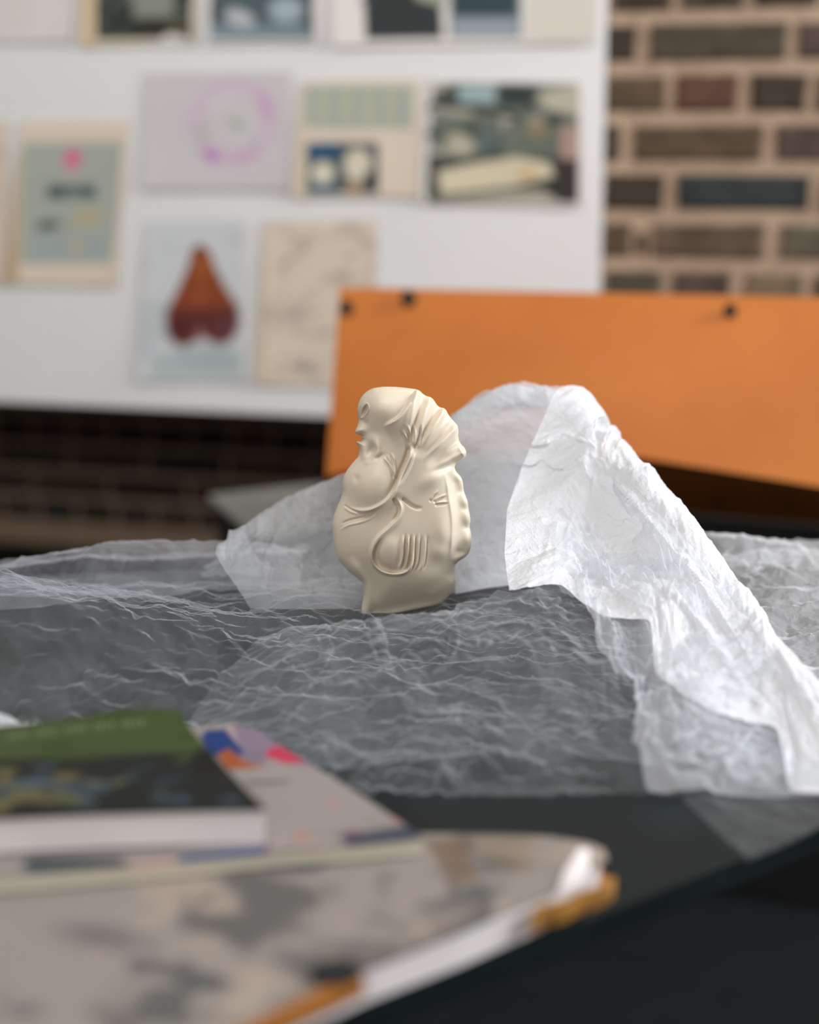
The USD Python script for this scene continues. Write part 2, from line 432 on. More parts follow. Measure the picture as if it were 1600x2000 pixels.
for lo, hi in (((-2.24, -2.63, 2.06), (-.46, -2.585, 2.11)), ((-2.24, -2.63, 3.39), (-.46, -2.585, 3.44)), ((-2.24, -2.63, 2.11), (-2.19, -2.585, 3.39)), ((-.51, -2.63, 2.11), (-.46, -2.585, 3.39))):
    obj('frame', bevel_box(lo, hi), wood_white, wf)

# brick wall, the lower part set back under the level of the board
RECESS = .95
wb = thing('wall_back', 'dark brown brick wall with pale wide mortar joints', 'wall', kind='structure')
s_lo, s_hi = -2.9, 2.9
nS, nZ = 220, 120
S_, Z_ = np.meshgrid(np.linspace(s_lo, s_hi, nS), np.linspace(LINTEL_Z, 3.9, nZ), indexing='ij')
off = .0025 * (meshkit.fbm(np.stack([S_ * 30, Z_ * 30, S_ * 0], -1), 3, 3) - .5)
obj('mortar', solid_sheet(wall_pt(S_, Z_, off), wall_pt(S_, Z_, -1.1)), mortar_m, wb)
S_, Z_ = np.meshgrid(np.linspace(s_lo, s_hi, 160), np.linspace(0, LINTEL_Z + .02, 40), indexing='ij')
off = -RECESS + .0025 * (meshkit.fbm(np.stack([S_ * 30, Z_ * 30, S_ * 0], -1), 3, 4) - .5)
obj('mortar', solid_sheet(wall_pt(S_, Z_, off), wall_pt(S_, Z_, -1.1)), mortar_m, wb)

brick_mats = {}
def brick_mat(col):
    if col not in brick_mats:
        c = lin(col)
        brick_mats[col] = plain(f'brick_tone_{len(brick_mats):02d}', c * 1.02, .85, .25, .4, 22, .7, 300, .0015)
    return brick_mats[col]

def brick(s0, s1, z0, z1, col, proud=.006, base=0.0, jit=.003):
    j = lambda: rng.uniform(-jit, jit, (4, 2))
    q = np.array([(s0, z0), (s1, z0), (s1, z1), (s0, z1)])
    ctr = q.mean(0)
    r = .006
    rings = [(q + j() + np.sign(ctr - q) * r, base + proud + rng.uniform(-.0015, .0015, 4)), (q + j() * .5, np.full(4, base + proud * .3)), (q, np.full(4, base - .03))]
    v = np.vstack([wall_pt(a[:, 0], a[:, 1], o) for a, o in rings])
    f = [(0, 1, 2), (0, 2, 3)]
    for k in (0, 4):
        for i in range(4):
            a, b = k + i, k + (i + 1) % 4
            f += [(a + 4, b + 4, b), (a + 4, b, a)]
    obj('brick', trimesh.Trimesh(v, f, process=False), brick_mat(col), wb)

# visible courses right of the board: (centre row in the picture, [(left, right, colour)])
DK, BR, RD, TL, GY, LT, PU = (60, 50, 42), (84, 68, 52), (88, 61, 49), (48, 53, 51), (74, 66, 54), (108, 92, 72), (80, 65, 58)
courses = [
    (-14, [(1080, 1180, BR), (1200, 1312, DK), (1332, 1455, GY), (1474, 1600, DK), (1622, 1740, BR)]),
    (82, [(1100, 1243, DK), (1270, 1535, GY), (1560, 1830, PU)]),
    (178, [(1060, 1166, BR), (1188, 1302, BR), (1322, 1440, RD), (1466, 1576, DK), (1598, 1715, BR)]),
    (278, [(1090, 1212, DK), (1237, 1490, BR), (1517, 1780, PU)]),
    (375, [(1060, 1160, GY), (1185, 1296, DK), (1322, 1582, TL), (1606, 1720, BR)]),
    (468, [(1100, 1232, BR), (1275, 1494, (92, 76, 62)), (1524, 1790, (92, 84, 70))]),
    (560, [(1060, 1160, BR), (1183, 1291, GY), (1317, 1427, PU), (1456, 1569, LT), (1592, 1700, BR)]),
    (655, [(1050, 1215, GY), (1240, 1490, BR), (1515, 1780, DK)]),
    (750, [(1060, 1170, DK), (1195, 1300, BR), (1325, 1585, GY), (1608, 1720, RD)]),
]
zc = np.array([wall_sz(np.array(1400.), np.array(float(r)))[1] for r, _ in courses])
pitch, zfit = np.polyfit(np.arange(len(zc)), zc, 1)
for k, (row, bs) in enumerate(courses):
    z = zfit + pitch * k
    for a, b, col in bs:
        sa, sb = (float(wall_sz(np.array(float(x)), np.array(float(row)))[0]) for x in (a, b))
        brick(sa, sb, z - .0275, z + .0275, col)
brick(float(wall_sz(np.array(1240.), np.array(470.))[0]), float(wall_sz(np.array(1266.), np.array(470.))[0]), zfit + pitch * 5 - .024, zfit + pitch * 5 + .012, BR, .003)
# the recessed wall below
tones = [DK, BR, TL, GY, PU, DK, RD]
z = LINTEL_Z - .036
row = 0
while z > .08:
    s = -2.3 + (.1125 if row % 2 else 0)
    while s < 1.9:
        w = .215 if row % 3 else .1025
        brick(s, s + w, z - .0275, z + .0275, tones[int(rng.integers(len(tones)))], base=-RECESS)
        s += w + .0125
    z -= .075
    row += 1
    if row > 7:
        break

# ------------------------------------------------------------------ pin board and prints
BOARD_OFF = .03
def board_pt(px, py, off=BOARD_OFF):
    return on_wall(np.asarray(px, float), np.asarray(py, float), off)
white_m = plain('white_board', (.80, .79, .785), .55, .3, .02, 5)
bl = np.array([board_pt(-900, 742), board_pt(1164, 838), board_pt(1192, -330), board_pt(-900, -330)])
g_u, g_v = np.meshgrid(np.linspace(0, 1, 40), np.linspace(0, 1, 30), indexing='ij')
bf = (bl[0] * (1 - g_u[..., None]) + bl[1] * g_u[..., None]) * (1 - g_v[..., None]) + (bl[3] * (1 - g_u[..., None]) + bl[2] * g_u[..., None]) * g_v[..., None]
tag(obj('pin_board', solid_sheet(bf, bf - WN * .018), white_m), 'large white pin board covered with pictures on the brick wall', 'pin board')
print_m = printed('print_paper')
pin_m = plain('pin_steel', (.5, .5, .5), .3, .5, .05, metallic=1.0)

def sheet(name, quad, paint, label, cat, step=4.0, lift=.002, curl=.004, seed=0, sep=.0012):
    """paper on the board: corners (top left, top right, bottom right, bottom left) in the picture"""
    q = np.array(quad, float)
    w, h = np.linalg.norm(q[1] - q[0]), np.linalg.norm(q[3] - q[0])
    nu, nv = max(4, int(w / step)), max(4, int(h / step))
    u, v = np.meshgrid(np.linspace(0, 1, nu), np.linspace(0, 1, nv), indexing='ij')
    p = (q[0] * (1 - u[..., None]) + q[1] * u[..., None]) * (1 - v[..., None]) + (q[3] * (1 - u[..., None]) + q[2] * u[..., None]) * v[..., None]
    bend = lift + curl * (np.abs(u - .5) * 2) ** 3 * (.3 + v) * .6 + curl * .5 * v ** 3 + .001 * meshkit.noise(np.stack([u * 3, v * 3, u * 0 + seed], -1), seed)
    pos = on_wall(p[..., 0], p[..., 1], BOARD_OFF)
    front = pos + WN * bend[..., None]
    c = paint(p[..., 0], p[..., 1])
    root = thing(name, label, cat)
    m = solid_sheet(front[:, ::-1], front[:, ::-1] - WN * .0004)
    cc = c[:, ::-1].reshape(-1, 3)
    obj('paper', m, print_m, root, True, np.vstack([cc, cc]))
    return root

sheet('blank_sheet', [(-180, -160), (150, -160), (142, 82), (-180, 86)], Paint((206, 200, 196)).rect(-180, -160, 60, 60, (200, 196, 190), 20).noise((196, 192, 186), 60, 40, .5, .2, 4),
      'pale grey blank sheet in the top left corner of the board', 'paper', 8)
sheet('photo_print', [(158, -160), (388, -160), (385, 84), (160, 90)],
      Paint((204, 190, 172)).rect(158, -160, 186, 90, (190, 166, 130), 8).rect(190, -140, 376, 77, (40, 46, 42), 4)
      .noise((92, 100, 88), 50, 26, .52, .12, 2, 1, (192, -138, 374, 50)).rect(262, -140, 340, 36, (140, 142, 128), 16, .8)
      .rect(268, 36, 376, 76, (36, 36, 30), 5).noise((90, 86, 62), 16, 20, .5, .1, 8, .8, (190, 40, 376, 76)).poly([(300, 90), (330, 66), (360, 72), (385, 88)], (214, 206, 200), 5),
      'dark green landscape photograph with a tan strip down its left edge', 'photo')
sheet('photo_print', [(402, -160), (640, -160), (632, 86), (404, 84)],
      Paint((212, 206, 204)).rect(412, -140, 613, 78, (70, 84, 88), 4).noise((38, 42, 40), 60, 30, .5, .1, 12, 1, (412, -140, 613, 40))
      .ell(470, 36, 40, 22, (168, 170, 172), .5, 20).ell(560, 20, 44, 34, (150, 164, 170), .5).rect(412, 52, 613, 74, (120, 138, 146), 14, .9).rect(604, -140, 613, 70, (40, 46, 50), 3),
      'small photograph in dark teal and pale blue, second photo of the top row', 'photo')
sheet('open_page', [(640, -160), (1172, -160), (1165, 84), (655, 92)],
      Paint((208, 202, 196)).poly([(705, -160), (850, -160), (866, 75), (716, 78)], (34, 38, 40), 6).noise((70, 76, 76), 40, 22, .55, .12, 15, .8, (705, -160, 850, 20))
      .poly([(800, -160), (872, -160), (872, 14), (812, -2)], (150, 152, 132), 10).rect(880, -160, 1018, 74, (74, 98, 106), 8).rect(884, -120, 1010, 30, (36, 56, 64), 12).rect(886, 36, 1012, 72, (140, 146, 156), 10, .9)
      .rect(1026, -160, 1172, 84, (198, 190, 180), 10),
      'wide page with black and teal pictures at the top right of the board', 'print')
sheet('beige_sheet', [(-140, 232), (16, 236), (12, 556), (-140, 552)], Paint((206, 188, 172)).noise((190, 172, 156), 40, 60, .5, .2, 5),
      'beige sheet cut off by the left picture edge', 'paper', 8)
sheet('poster_print', [(40, 236), (254, 236), (232, 560), (14, 552)],
      Paint((208, 192, 176)).poly([(44, 278), (242, 276), (222, 512), (42, 516)], (158, 162, 152), 5).ell(143, 310, 24, 24, (206, 96, 128), .6).ell(140, 340, 10, 16, (190, 150, 152), .8)
      .rect(94, 362, 188, 388, (66, 82, 84), 10).noise((158, 162, 152), 9, 14, .55, .1, 31, .7, (92, 360, 190, 390)).ell(95, 440, 34, 15, (86, 98, 88), .6, -8).ell(170, 425, 44, 24, (170, 158, 128), .7, -14)
      .rect(60, 456, 215, 512, (150, 160, 158), 16, .8).ell(150, 480, 14, 28, (182, 164, 132), .8).poly([(14, 330), (40, 300), (40, 552), (14, 552)], (178, 154, 122), 8),
      'beige edged grey green poster with a pink dot', 'poster')
dr = Paint((190, 184, 186))
dr.ell(455, 236, 72, 72, (196, 158, 188), 1.0, 0, .3, .5).ell(520, 206, 22, 48, (188, 128, 176), .9, -18, None, .6).ell(414, 304, 32, 17, (176, 84, 174), .9, 24, None, .9).ell(480, 306, 46, 13, (190, 126, 172), .9, -8, None, .7).ell(400, 262, 20, 34, (170, 176, 158), .9, 0, None, .6)
dr.ell(460, 240, 34, 10, (140, 158, 132), .9, 25, None, .8).ell(466, 246, 12, 10, (100, 140, 96), .9, 0, None, .7).ell(395, 258, 14, 26, (160, 168, 146), .9, 0, None, .5).ell(408, 228, 8, 10, (150, 138, 150), .9, 0, None, .6).ell(500, 280, 20, 14, (158, 150, 164), .9, 0, None, .5).ell(430, 200, 50, 5, (205, 202, 204), .9, -30, None, .7)
sheet('drawing_sheet', [(286, 142), (572, 138), (566, 372), (282, 370)], dr, 'lavender grey drawing of a pink ring around green scribbles', 'drawing')
clip = Paint((204, 190, 174)).rect(596, 166, 808, 252, (160, 164, 150), 5)
for k in range(9):
    clip.rect(606 + 22 * k, 174, 614 + 22 * k, 240, (176, 168, 138) if k % 2 else (138, 150, 148), 6, .8)
clip.rect(600, 278, 740, 378, (60, 74, 78), 4).rect(604, 282, 664, 306, (24, 72, 110), 6).ell(632, 338, 28, 28, (196, 190, 172), .4).ell(700, 322, 34, 40, (200, 192, 172), .4).rect(714, 336, 740, 372, (30, 46, 48), 8).rect(604, 362, 668, 378, (48, 84, 104), 6).rect(672, 356, 712, 376, (148, 122, 96), 8).poly([(574, 380), (590, 200), (594, 160), (598, 380)], (188, 168, 142), 6, .7)
sheet('clipping_page', [(590, 158), (822, 152), (818, 386), (574, 384)], clip, 'cream clipping page with stripes above a small blue black photograph', 'print')
ws = Paint((214, 208, 204)).poly([(846, 162), (1132, 164), (1130, 396), (834, 386)], (92, 98, 88), 4)
ws.noise((44, 54, 50), 40, 26, .5, .12, 21, 1, (836, 162, 1130, 310)).noise((160, 156, 140), 34, 18, .58, .1, 22, 1, (840, 162, 1130, 310))
ws.rect(896, 168, 968, 200, (142, 162, 164), 8).rect(975, 165, 1045, 208, (36, 48, 46), 14).poly([(848, 188), (1010, 222), (1010, 230), (848, 204)], (36, 40, 36), 4).poly([(1052, 180), (1132, 166), (1132, 226), (1066, 214)], (168, 164, 146), 8)
ws.ell(900, 284, 36, 30, (166, 160, 142), .5, 20).ell(950, 276, 22, 34, (84, 98, 96), .5).ell(1050, 252, 30, 20, (128, 112, 88), .5).rect(838, 306, 1130, 396, (36, 42, 38), 10)
ws.poly([(856, 334), (930, 318), (1010, 306), (1075, 318), (1084, 344), (1000, 364), (862, 380)], (192, 182, 156), 6).ell(1030, 340, 26, 14, (188, 150, 98), .8, -10).poly([(840, 390), (1000, 372), (1060, 370), (1100, 398)], (170, 164, 148), 6, .8).rect(1096, 246, 1130, 312, (160, 132, 122), 10).rect(1092, 312, 1130, 394, (46, 38, 36), 6)
sheet('workshop_photo', [(838, 154), (1142, 156), (1138, 404), (826, 394)], ws, 'photograph of a cluttered workshop with a pale boat shape, beside the bricks', 'photo')
pr = Paint((192, 194, 196)).noise((176, 180, 182), 70, 40, .5, .2, 41)
pr.rect(296, 690, 490, 736, (166, 176, 176), 14, .9).ell(462, 468, 30, 14, (172, 176, 176), .9)
pear = [(392, 476), (376, 486), (368, 520), (350, 562), (330, 600), (326, 636), (336, 664), (356, 676), (380, 668), (398, 656), (416, 668), (438, 672), (458, 660), (468, 628), (464, 594), (442, 562), (422, 524), (410, 488)]
pr.poly([(330, 690), (420, 668), (470, 690), (440, 716), (380, 712)], (150, 164, 166), 14, .6)
pr.poly(pear, (128, 62, 30), 6).ell(396, 520, 22, 44, (148, 80, 36), .8).poly([(326, 604), (466, 600), (468, 640), (438, 672), (398, 656), (356, 676), (330, 660)], (88, 40, 40), 26, .95).ell(352, 640, 24, 26, (72, 28, 34), .8).ell(440, 640, 22, 30, (88, 56, 62), .8).ell(390, 580, 22, 30, (150, 70, 44), .9).ell(390, 486, 12, 12, (96, 50, 24), .7).ell(392, 650, 16, 12, (140, 106, 110), .9)
pr.rect(478, 430, 500, 750, (206, 204, 204), 5)
sheet('fruit_print', [(288, 430), (498, 428), (490, 744), (272, 744)], pr, 'grey print of a pear shaped brown and burgundy fruit', 'print')
sk = Paint((202, 188, 172)).noise((182, 168, 154), 40, 34, .5, .15, 51).noise((146, 138, 130), 22, 18, .62, .1, 52, .8, (540, 480, 735, 755)).ell(684, 500, 20, 6, (128, 124, 118), .8, -30, None, .8).rect(505, 470, 520, 755, (176, 152, 122), 10, .6).ell(600, 720, 50, 12, (132, 126, 120), .9, 14, None, .7).ell(640, 650, 30, 10, (140, 132, 126), .9, -20, None, .7)
sheet('sketch_sheet', [(516, 432), (738, 430), (736, 760), (502, 750)], sk, 'beige sheet of faint grey sketches beside the fruit print', 'drawing')

# ------------------------------------------------------------------ bench and orange panel behind the table
BENCH = -.18
c0, c1, c2 = at_z(405, 965, BENCH), at_z(665, 938, BENCH), at_z(485, 1030, BENCH)
bu = (c1 - c0) / np.linalg.norm(c1 - c0)
bv = np.array([bu[1], -bu[0], 0])
bench_top = plain('bench_grey', (.16, .165, .145), .5, .4, .1, 10)
bench_side = plain('bench_dark', (.015, .015, .015), .6, .3, .2, 10)
bench = thing('low_bench', 'low grey topped bench behind the table under the orange panel', 'bench')
def local(lo, hi, mat, name):
    m = bevel_box(lo, hi, .003)
    v = m.vertices
    m.vertices = c0 * [1, 1, 0] + v[:, :1] * bu + v[:, 1:2] * bv + v[:, 2:] * np.array([0, 0, 1.])
    obj(name, m, mat, bench)
zt = TABLE_Z + BENCH
local((0, 0, zt - .012), (.27, .22, zt), bench_top, 'bench_top')
local((.01, .01, zt - .12), (.26, .21, zt - .012), bench_side, 'apron')
for x in (.03, .19):
    for y in (.03, .15):
        local((x, y, 0), (x + .05, y + .05, zt - .12), bench_side, 'leg')

orange = M('orange_panel', {'geo': ('geometry', {}), 'n': ('noise_texture', {'scale': 3.5, 'detail': 5, 'roughness': .55}), 'r': ('rgb_ramp', {'ramp': [(.3, tuple(lin((182, 98, 30)))), (.7, tuple(lin((200, 118, 46))))]}),
    'n2': ('noise_texture', {'scale': 160, 'detail': 3}), 'b': ('bump', {'strength': .2, 'distance': .0005}), 'p': ('principled_bsdf', {'roughness': .55, 'specular_ior_level': .3})},
    [('geo.position', 'n.vector'), ('n.fac', 'r.fac'), ('r.color', 'p.base_color'), ('geo.position', 'n2.vector'), ('n2.fac', 'b.height'), ('b.normal', 'p.normal')], 'p.BSDF')
hole_m = plain('dark_stud', (.02, .015, .012), .5, .3, .1)
pn = thing('orange_panel', 'large orange folded cardboard panel standing in front of the white board', 'panel')
xs = np.array([637, 760, 900, 1040, 1170, 1300, 1450, 1600, 1780], float)
cy = np.interp(xs, [637, 700, 900, 1040, 1170, 1300, 1450, 1600, 1780], [930, 915, 893, 884, 884, 902, 926, 951, 984])
cD = np.interp(xs, [637, 1780], [1.655, 1.44])
ty = np.interp(xs, [637, 1780], [561, 585]); tx = np.interp(xs, [637, 1780], [664, 1790]); tD = np.interp(xs, [637, 1780], [1.77, 1.56])
by = np.interp(xs, [637, 1600, 1780], [944, 1024, 1040])
crease, top = at_y(xs, cy, cD), at_y(tx, ty, tD)
foot = at_z(xs - 3, by, BENCH - .002)
plinth = thing('plinth', 'dark low plinth carrying the orange panel', 'plinth')
a_, b_ = foot[1] + [.06, .02, 0], foot[-1] + [0, .02, 0]
e_ = (b_ - a_) / np.linalg.norm(b_ - a_); f_ = np.array([-e_[1], e_[0], 0])
pm = bevel_box((0, -.03, 0), (np.linalg.norm(b_ - a_), .09, TABLE_Z + BENCH - .006), .003)
pv = pm.vertices.copy()
pm.vertices = a_ * [1, 1, 0] + pv[:, :1] * e_ + pv[:, 1:2] * f_ + pv[:, 2:] * np.array([0, 0, 1.])
obj('body', pm, bench_side, plinth)
def strip(a, b, n=24, bow=0.0):
    t = np.linspace(0, 1, n)
    c = np.stack([a * (1 - k) + b * k + np.array([0, -1, 0]) * bow * math.sin(math.pi * k) for k in t], 1)
    from scipy.interpolate import make_interp_spline
    w = np.linspace(0, 1, 90)
    return make_interp_spline(np.linspace(0, 1, len(a)), c, k=2)(w)
up_f = strip(crease, top, 24, .004)
lo_f = strip(foot, crease, 10)
nrm = np.array([-.1, -.97, .1])
obj('upper_panel', solid_sheet(up_f, up_f - nrm * .004), orange, pn, 40)
obj('lower_flap', solid_sheet(lo_f, lo_f + np.array([0, .004, .001])), orange, pn, 40)
def stud(px, py, D, r, n=(0, -1, .1)):
    c = at_y(px, py, D)
    m = trimesh.creation.cylinder(r, .004, sections=20)
    m.apply_transform(trimesh.geometry.align_vectors([0, 0, 1], n))
    m.apply_translation(c)
    obj('stud', m, hole_m, pn, 40)
def depth_up(px, py):
    u = (px - 640) / 1140; k = (np.interp(px, xs, cy) - py) / (np.interp(px, xs, cy) - np.interp(px, xs, ty))
    return (np.interp(px, xs, cD) * (1 - k) + np.interp(px, xs, tD) * k) - .005 - .004 * math.sin(math.pi * k)
for px, py, r in ((676, 600, .009), (797, 582, .010), (1426, 606, .008)):
    stud(px, py, depth_up(px, py), r)
for px, py, r in ((1405, 978, .009), (1545, 975, .007)):
    k = (np.interp(px, xs, by) - py) / (np.interp(px, xs, by) - np.interp(px, xs, cy))
    stud(px, py, float(np.interp(px, xs, foot[:, 1]) * (1 - k) + np.interp(px, xs, cD) * k) - .002, r, (0, -.85, -.5))

# ------------------------------------------------------------------ black table
table_m = plain('black_table', (.008, .0125, .0138), .34, .14, .3, 12, .15, 60, .001)
ta, tb = at_z(800, 1940)[:2], at_z(1600, 1617)[:2]
td = (tb - ta) / np.linalg.norm(tb - ta)
poly_t = sg.Polygon([ta - td * 1.0, ta + td * .62, (.62, 1.035), (-.95, .845)])
t_top = trimesh.creation.extrude_polygon(poly_t, .012, engine='earcut')
t_top.apply_translation((0, 0, TABLE_Z - .012))
tbl = thing('table', 'black topped work table under the tissue paper and books', 'table')
obj('table_top', t_top, table_m, tbl)
cen = np.array(poly_t.centroid.coords[0])
for p in np.array(poly_t.exterior.coords)[:4]:
    q = p + (cen - p) * .12
    obj('leg', bevel_box((q[0] - .025, q[1] - .025, 0), (q[0] + .025, q[1] + .025, TABLE_Z - .012), .004), table_m, tbl)
# ------------------------------------------------------------------ tissue paper
def facets(P, cell, seed, box_):
    """piecewise flat random relief in [-1, 1]: crumpled facets with sharp edges"""
    r = np.random.default_rng(seed)
    (x0, y0), (x1, y1) = box_
    nx, ny = int((x1 - x0) / cell) + 3, int((y1 - y0) / cell) + 3
    gx, gy = np.meshgrid(np.arange(nx) - 1, np.arange(ny) - 1)
    p = np.stack([gx.ravel(), gy.ravel()], 1) * cell + r.uniform(-.48, .48, (nx * ny, 2)) * cell + [x0, y0]
    ang = r.uniform(0, math.pi)
    c, s = math.cos(ang), math.sin(ang)
    A = np.array([[c, s], [-s * .6, c * .6]])
    return np.nan_to_num(LinearNDInterpolator(Delaunay(p @ A.T), r.uniform(-1, 1, len(p)))(P @ A.T))

def creases(P, n, seed, box_, amp=.0017, width=.0028, length=(.02, .09)):
    r = np.random.default_rng(seed)
    (x0, y0), (x1, y1) = box_
    h = np.zeros(len(P))
    for _ in range(n):
        a = np.array([r.uniform(x0, x1), r.uniform(y0, y1)])
        t = r.uniform(0, 2 * math.pi); L = r.uniform(*length)
        d = np.array([math.cos(t), math.sin(t)])
        m = a + d * L / 2 + np.array([-d[1], d[0]]) * r.uniform(-.12, .12) * L
        b = a + d * L
        w = width * r.uniform(.6, 1.6)
        s = r.choice([-1, 1], p=[.35, .65]) * amp * r.uniform(.5, 1.5)
        for p, q, ta_, tb_ in ((a, m, 0, 1), (m, b, 1, 0)):
            e = q - p; l2 = e @ e
            sel = np.where((P[:, 0] > min(p[0], q[0]) - w) & (P[:, 0] < max(p[0], q[0]) + w) & (P[:, 1] > min(p[1], q[1]) - w) & (P[:, 1] < max(p[1], q[1]) + w))[0]
            if len(sel) == 0:
                continue
            v = P[sel] - p
            k = np.clip(v @ e / l2, 0, 1)
            dist = np.linalg.norm(v - k[:, None] * e, axis=1)
            h[sel] += s * np.clip(1 - dist / w, 0, 1) * (ta_ + (tb_ - ta_) * k)
    return h

def crumple(P, seed, amp=1.0, fine=1.0, ncrease=80, mask=None, big=.004, cells=(.05, .02, .008, .0035)):
    """relief in metres over flat paper positions P (n, 2)"""
    bx = (P.min(0) - .01, P.max(0) + .01)
    warp = np.stack([meshkit.noise(np.c_[P * 25, np.full(len(P), seed + k)], seed + k) - .5 for k in (0, 5)], 1) * .012
    Q = P + warp
    h = big * facets(Q, cells[0], seed, bx) * amp
    f = .0036 * facets(Q, cells[1], seed + 1, bx) + (.0022 * facets(Q, cells[2], seed + 2, bx) + .0007 * facets(Q, cells[3], seed + 3, bx)) * fine
    f = f * amp
    if mask is not None:
        f = f * mask
    c2 = creases(P, int(ncrease * 3.5), seed + 19, bx, .0007, .0013, (.004, .022)) * fine
    return h + f + (creases(P, ncrease, seed + 9, bx) + (c2 if mask is None else c2 * mask)) * amp

def normals(V):
    n = np.cross(np.gradient(V, axis=0), np.gradient(V, axis=1))
    return n / np.maximum(np.linalg.norm(n, axis=-1, keepdims=True), 1e-12)

def arc_uv(V):
    """flat paper coordinates of a surface grid: mean arc lengths along both ways"""
    du = np.linalg.norm(np.diff(V, axis=0), axis=-1); dv = np.linalg.norm(np.diff(V, axis=1), axis=-1)
    u = np.concatenate([np.zeros((1, V.shape[1])), np.cumsum(du, 0)]); v = np.concatenate([np.zeros((V.shape[0], 1)), np.cumsum(dv, 1)], 1)
    return np.stack([u.ravel(), v.ravel()], 1)

def surf(ctrl, nu, nv, k=(3, 3)):
    """ctrl (nu0, nv0, 3) world points -> fine grid through them"""
    c = np.asarray(ctrl, float)
    a, b = np.linspace(0, 1, c.shape[0]), np.linspace(0, 1, c.shape[1])
    A, B = np.linspace(0, 1, nu), np.linspace(0, 1, nv)
    return np.stack([RectBivariateSpline(a, b, c[..., i], kx=min(k[0], c.shape[0] - 1), ky=min(k[1], c.shape[1] - 1), s=0)(A, B) for i in range(3)], -1)

def paper(name, V, mat, seed, label, amp=1.0, fine=1.0, ncrease=80, mask=None, big=.004, edge=0.0, zmin=.0012, group=None, toward=(0, -1, .6)):
    h = crumple(arc_uv(V), seed, amp, fine, ncrease, None if mask is None else mask.ravel(), big).reshape(V.shape[:2])
    n = normals(V)
    n = n * np.sign((n @ np.array(toward, float)))[..., None]
    W = V + n * h[..., None]
    if edge:
        W[..., 2] += 0
    lo = TABLE_Z + zmin
    W[..., 2] = np.where(W[..., 2] < lo + .002, lo + .002 * np.exp(np.minimum(W[..., 2] - lo - .002, 0) / .002), W[..., 2])
    F = grid_faces(*V.shape[:2], flip=bool((normals(W) @ np.array(toward, float)).mean() < 0))
    m = trimesh.Trimesh(W.reshape(-1, 3), F, process=False)
    return tag(obj(name, m, mat, None, True), label, 'tissue paper', group)

thin = tissue('tissue_single', .92, (.84, .87, .91))
roll = tissue('tissue_roll', .84, (.82, .85, .92))
dark = tissue('tissue_glassine', .955, (.81, .86, .92), rough=.4, spec=.25)
double = tissue('tissue_double', .62)
upright = tissue('tissue_upright', .70, trans=.4)
multi = tissue('tissue_folded', .16, trans=.3)

# depth of the front sheets, from points (column, row, world depth) of the picture
def Dz(px, py, z):
    return float(at_z(px, py, z)[1])
TP = [(px, py, Dz(px, py, z)) for px, py, z in [
    (100, 1640, .002), (250, 1600, .002), (400, 1585, .002), (600, 1560, .003), (800, 1552, .003), (1000, 1552, .003), (1200, 1550, .003), (1400, 1549, .003), (1600, 1549, .003), (1800, 1560, .003),
    (400, 1400, .006), (300, 1420, .004), (600, 1420, .015), (800, 1420, .017), (1000, 1410, .020), (1200, 1400, .024), (1350, 1410, .023), (1480, 1460, .013), (1650, 1490, .010),
    (490, 1258, .018), (600, 1218, .030), (720, 1206, .040), (850, 1186, .043), (950, 1164, .046), (1050, 1147, .048), (560, 1320, .020), (700, 1300, .029), (900, 1290, .033), (1050, 1280, .035), (1150, 1300, .033)]]
TP += [(1068, 800, .915), (1040, 880, .895), (1165, 868, .885), (1250, 960, .845), (1350, 1060, .80), (1410, 1140, .765), (1490, 1250, .705), (1590, 1375, .645), (1700, 1500, .585), (1000, 1000, .85), (980, 1075, .80), (990, 1157, .748),
       (1100, 950, .868), (1100, 1050, .822), (1150, 1195, .737), (1200, 1050, .824), (1250, 1130, .77), (1275, 1203, .728), (1275, 1310, .682), (1350, 1250, .716), (1420, 1350, .662), (1500, 1420, .63), (900, 800, .90), (880, 1000, .85)]
TP = np.array(TP)
terrain = RBFInterpolator(TP[:, :2] / 400, TP[:, 2], kernel='thin_plate_spline', smoothing=2e-5)
def terr(px, py, near=0.0):
    q = np.stack([np.ravel(px), np.ravel(py)], 1)
    D = terrain(q / 400).reshape(np.shape(px))
    return at_y(px, py, D - near)

def polyline(pts, n, soft=.012):
    p = np.asarray(pts, float)
    a = np.r_[0, np.cumsum(np.linalg.norm(np.diff(p, axis=0), axis=1))]
    q = np.stack([np.interp(np.linspace(0, a[-1], n), a, p[:, i]) for i in range(2)], 1)
    return ndimage.gaussian_filter1d(q, soft * n, axis=0, mode='nearest')

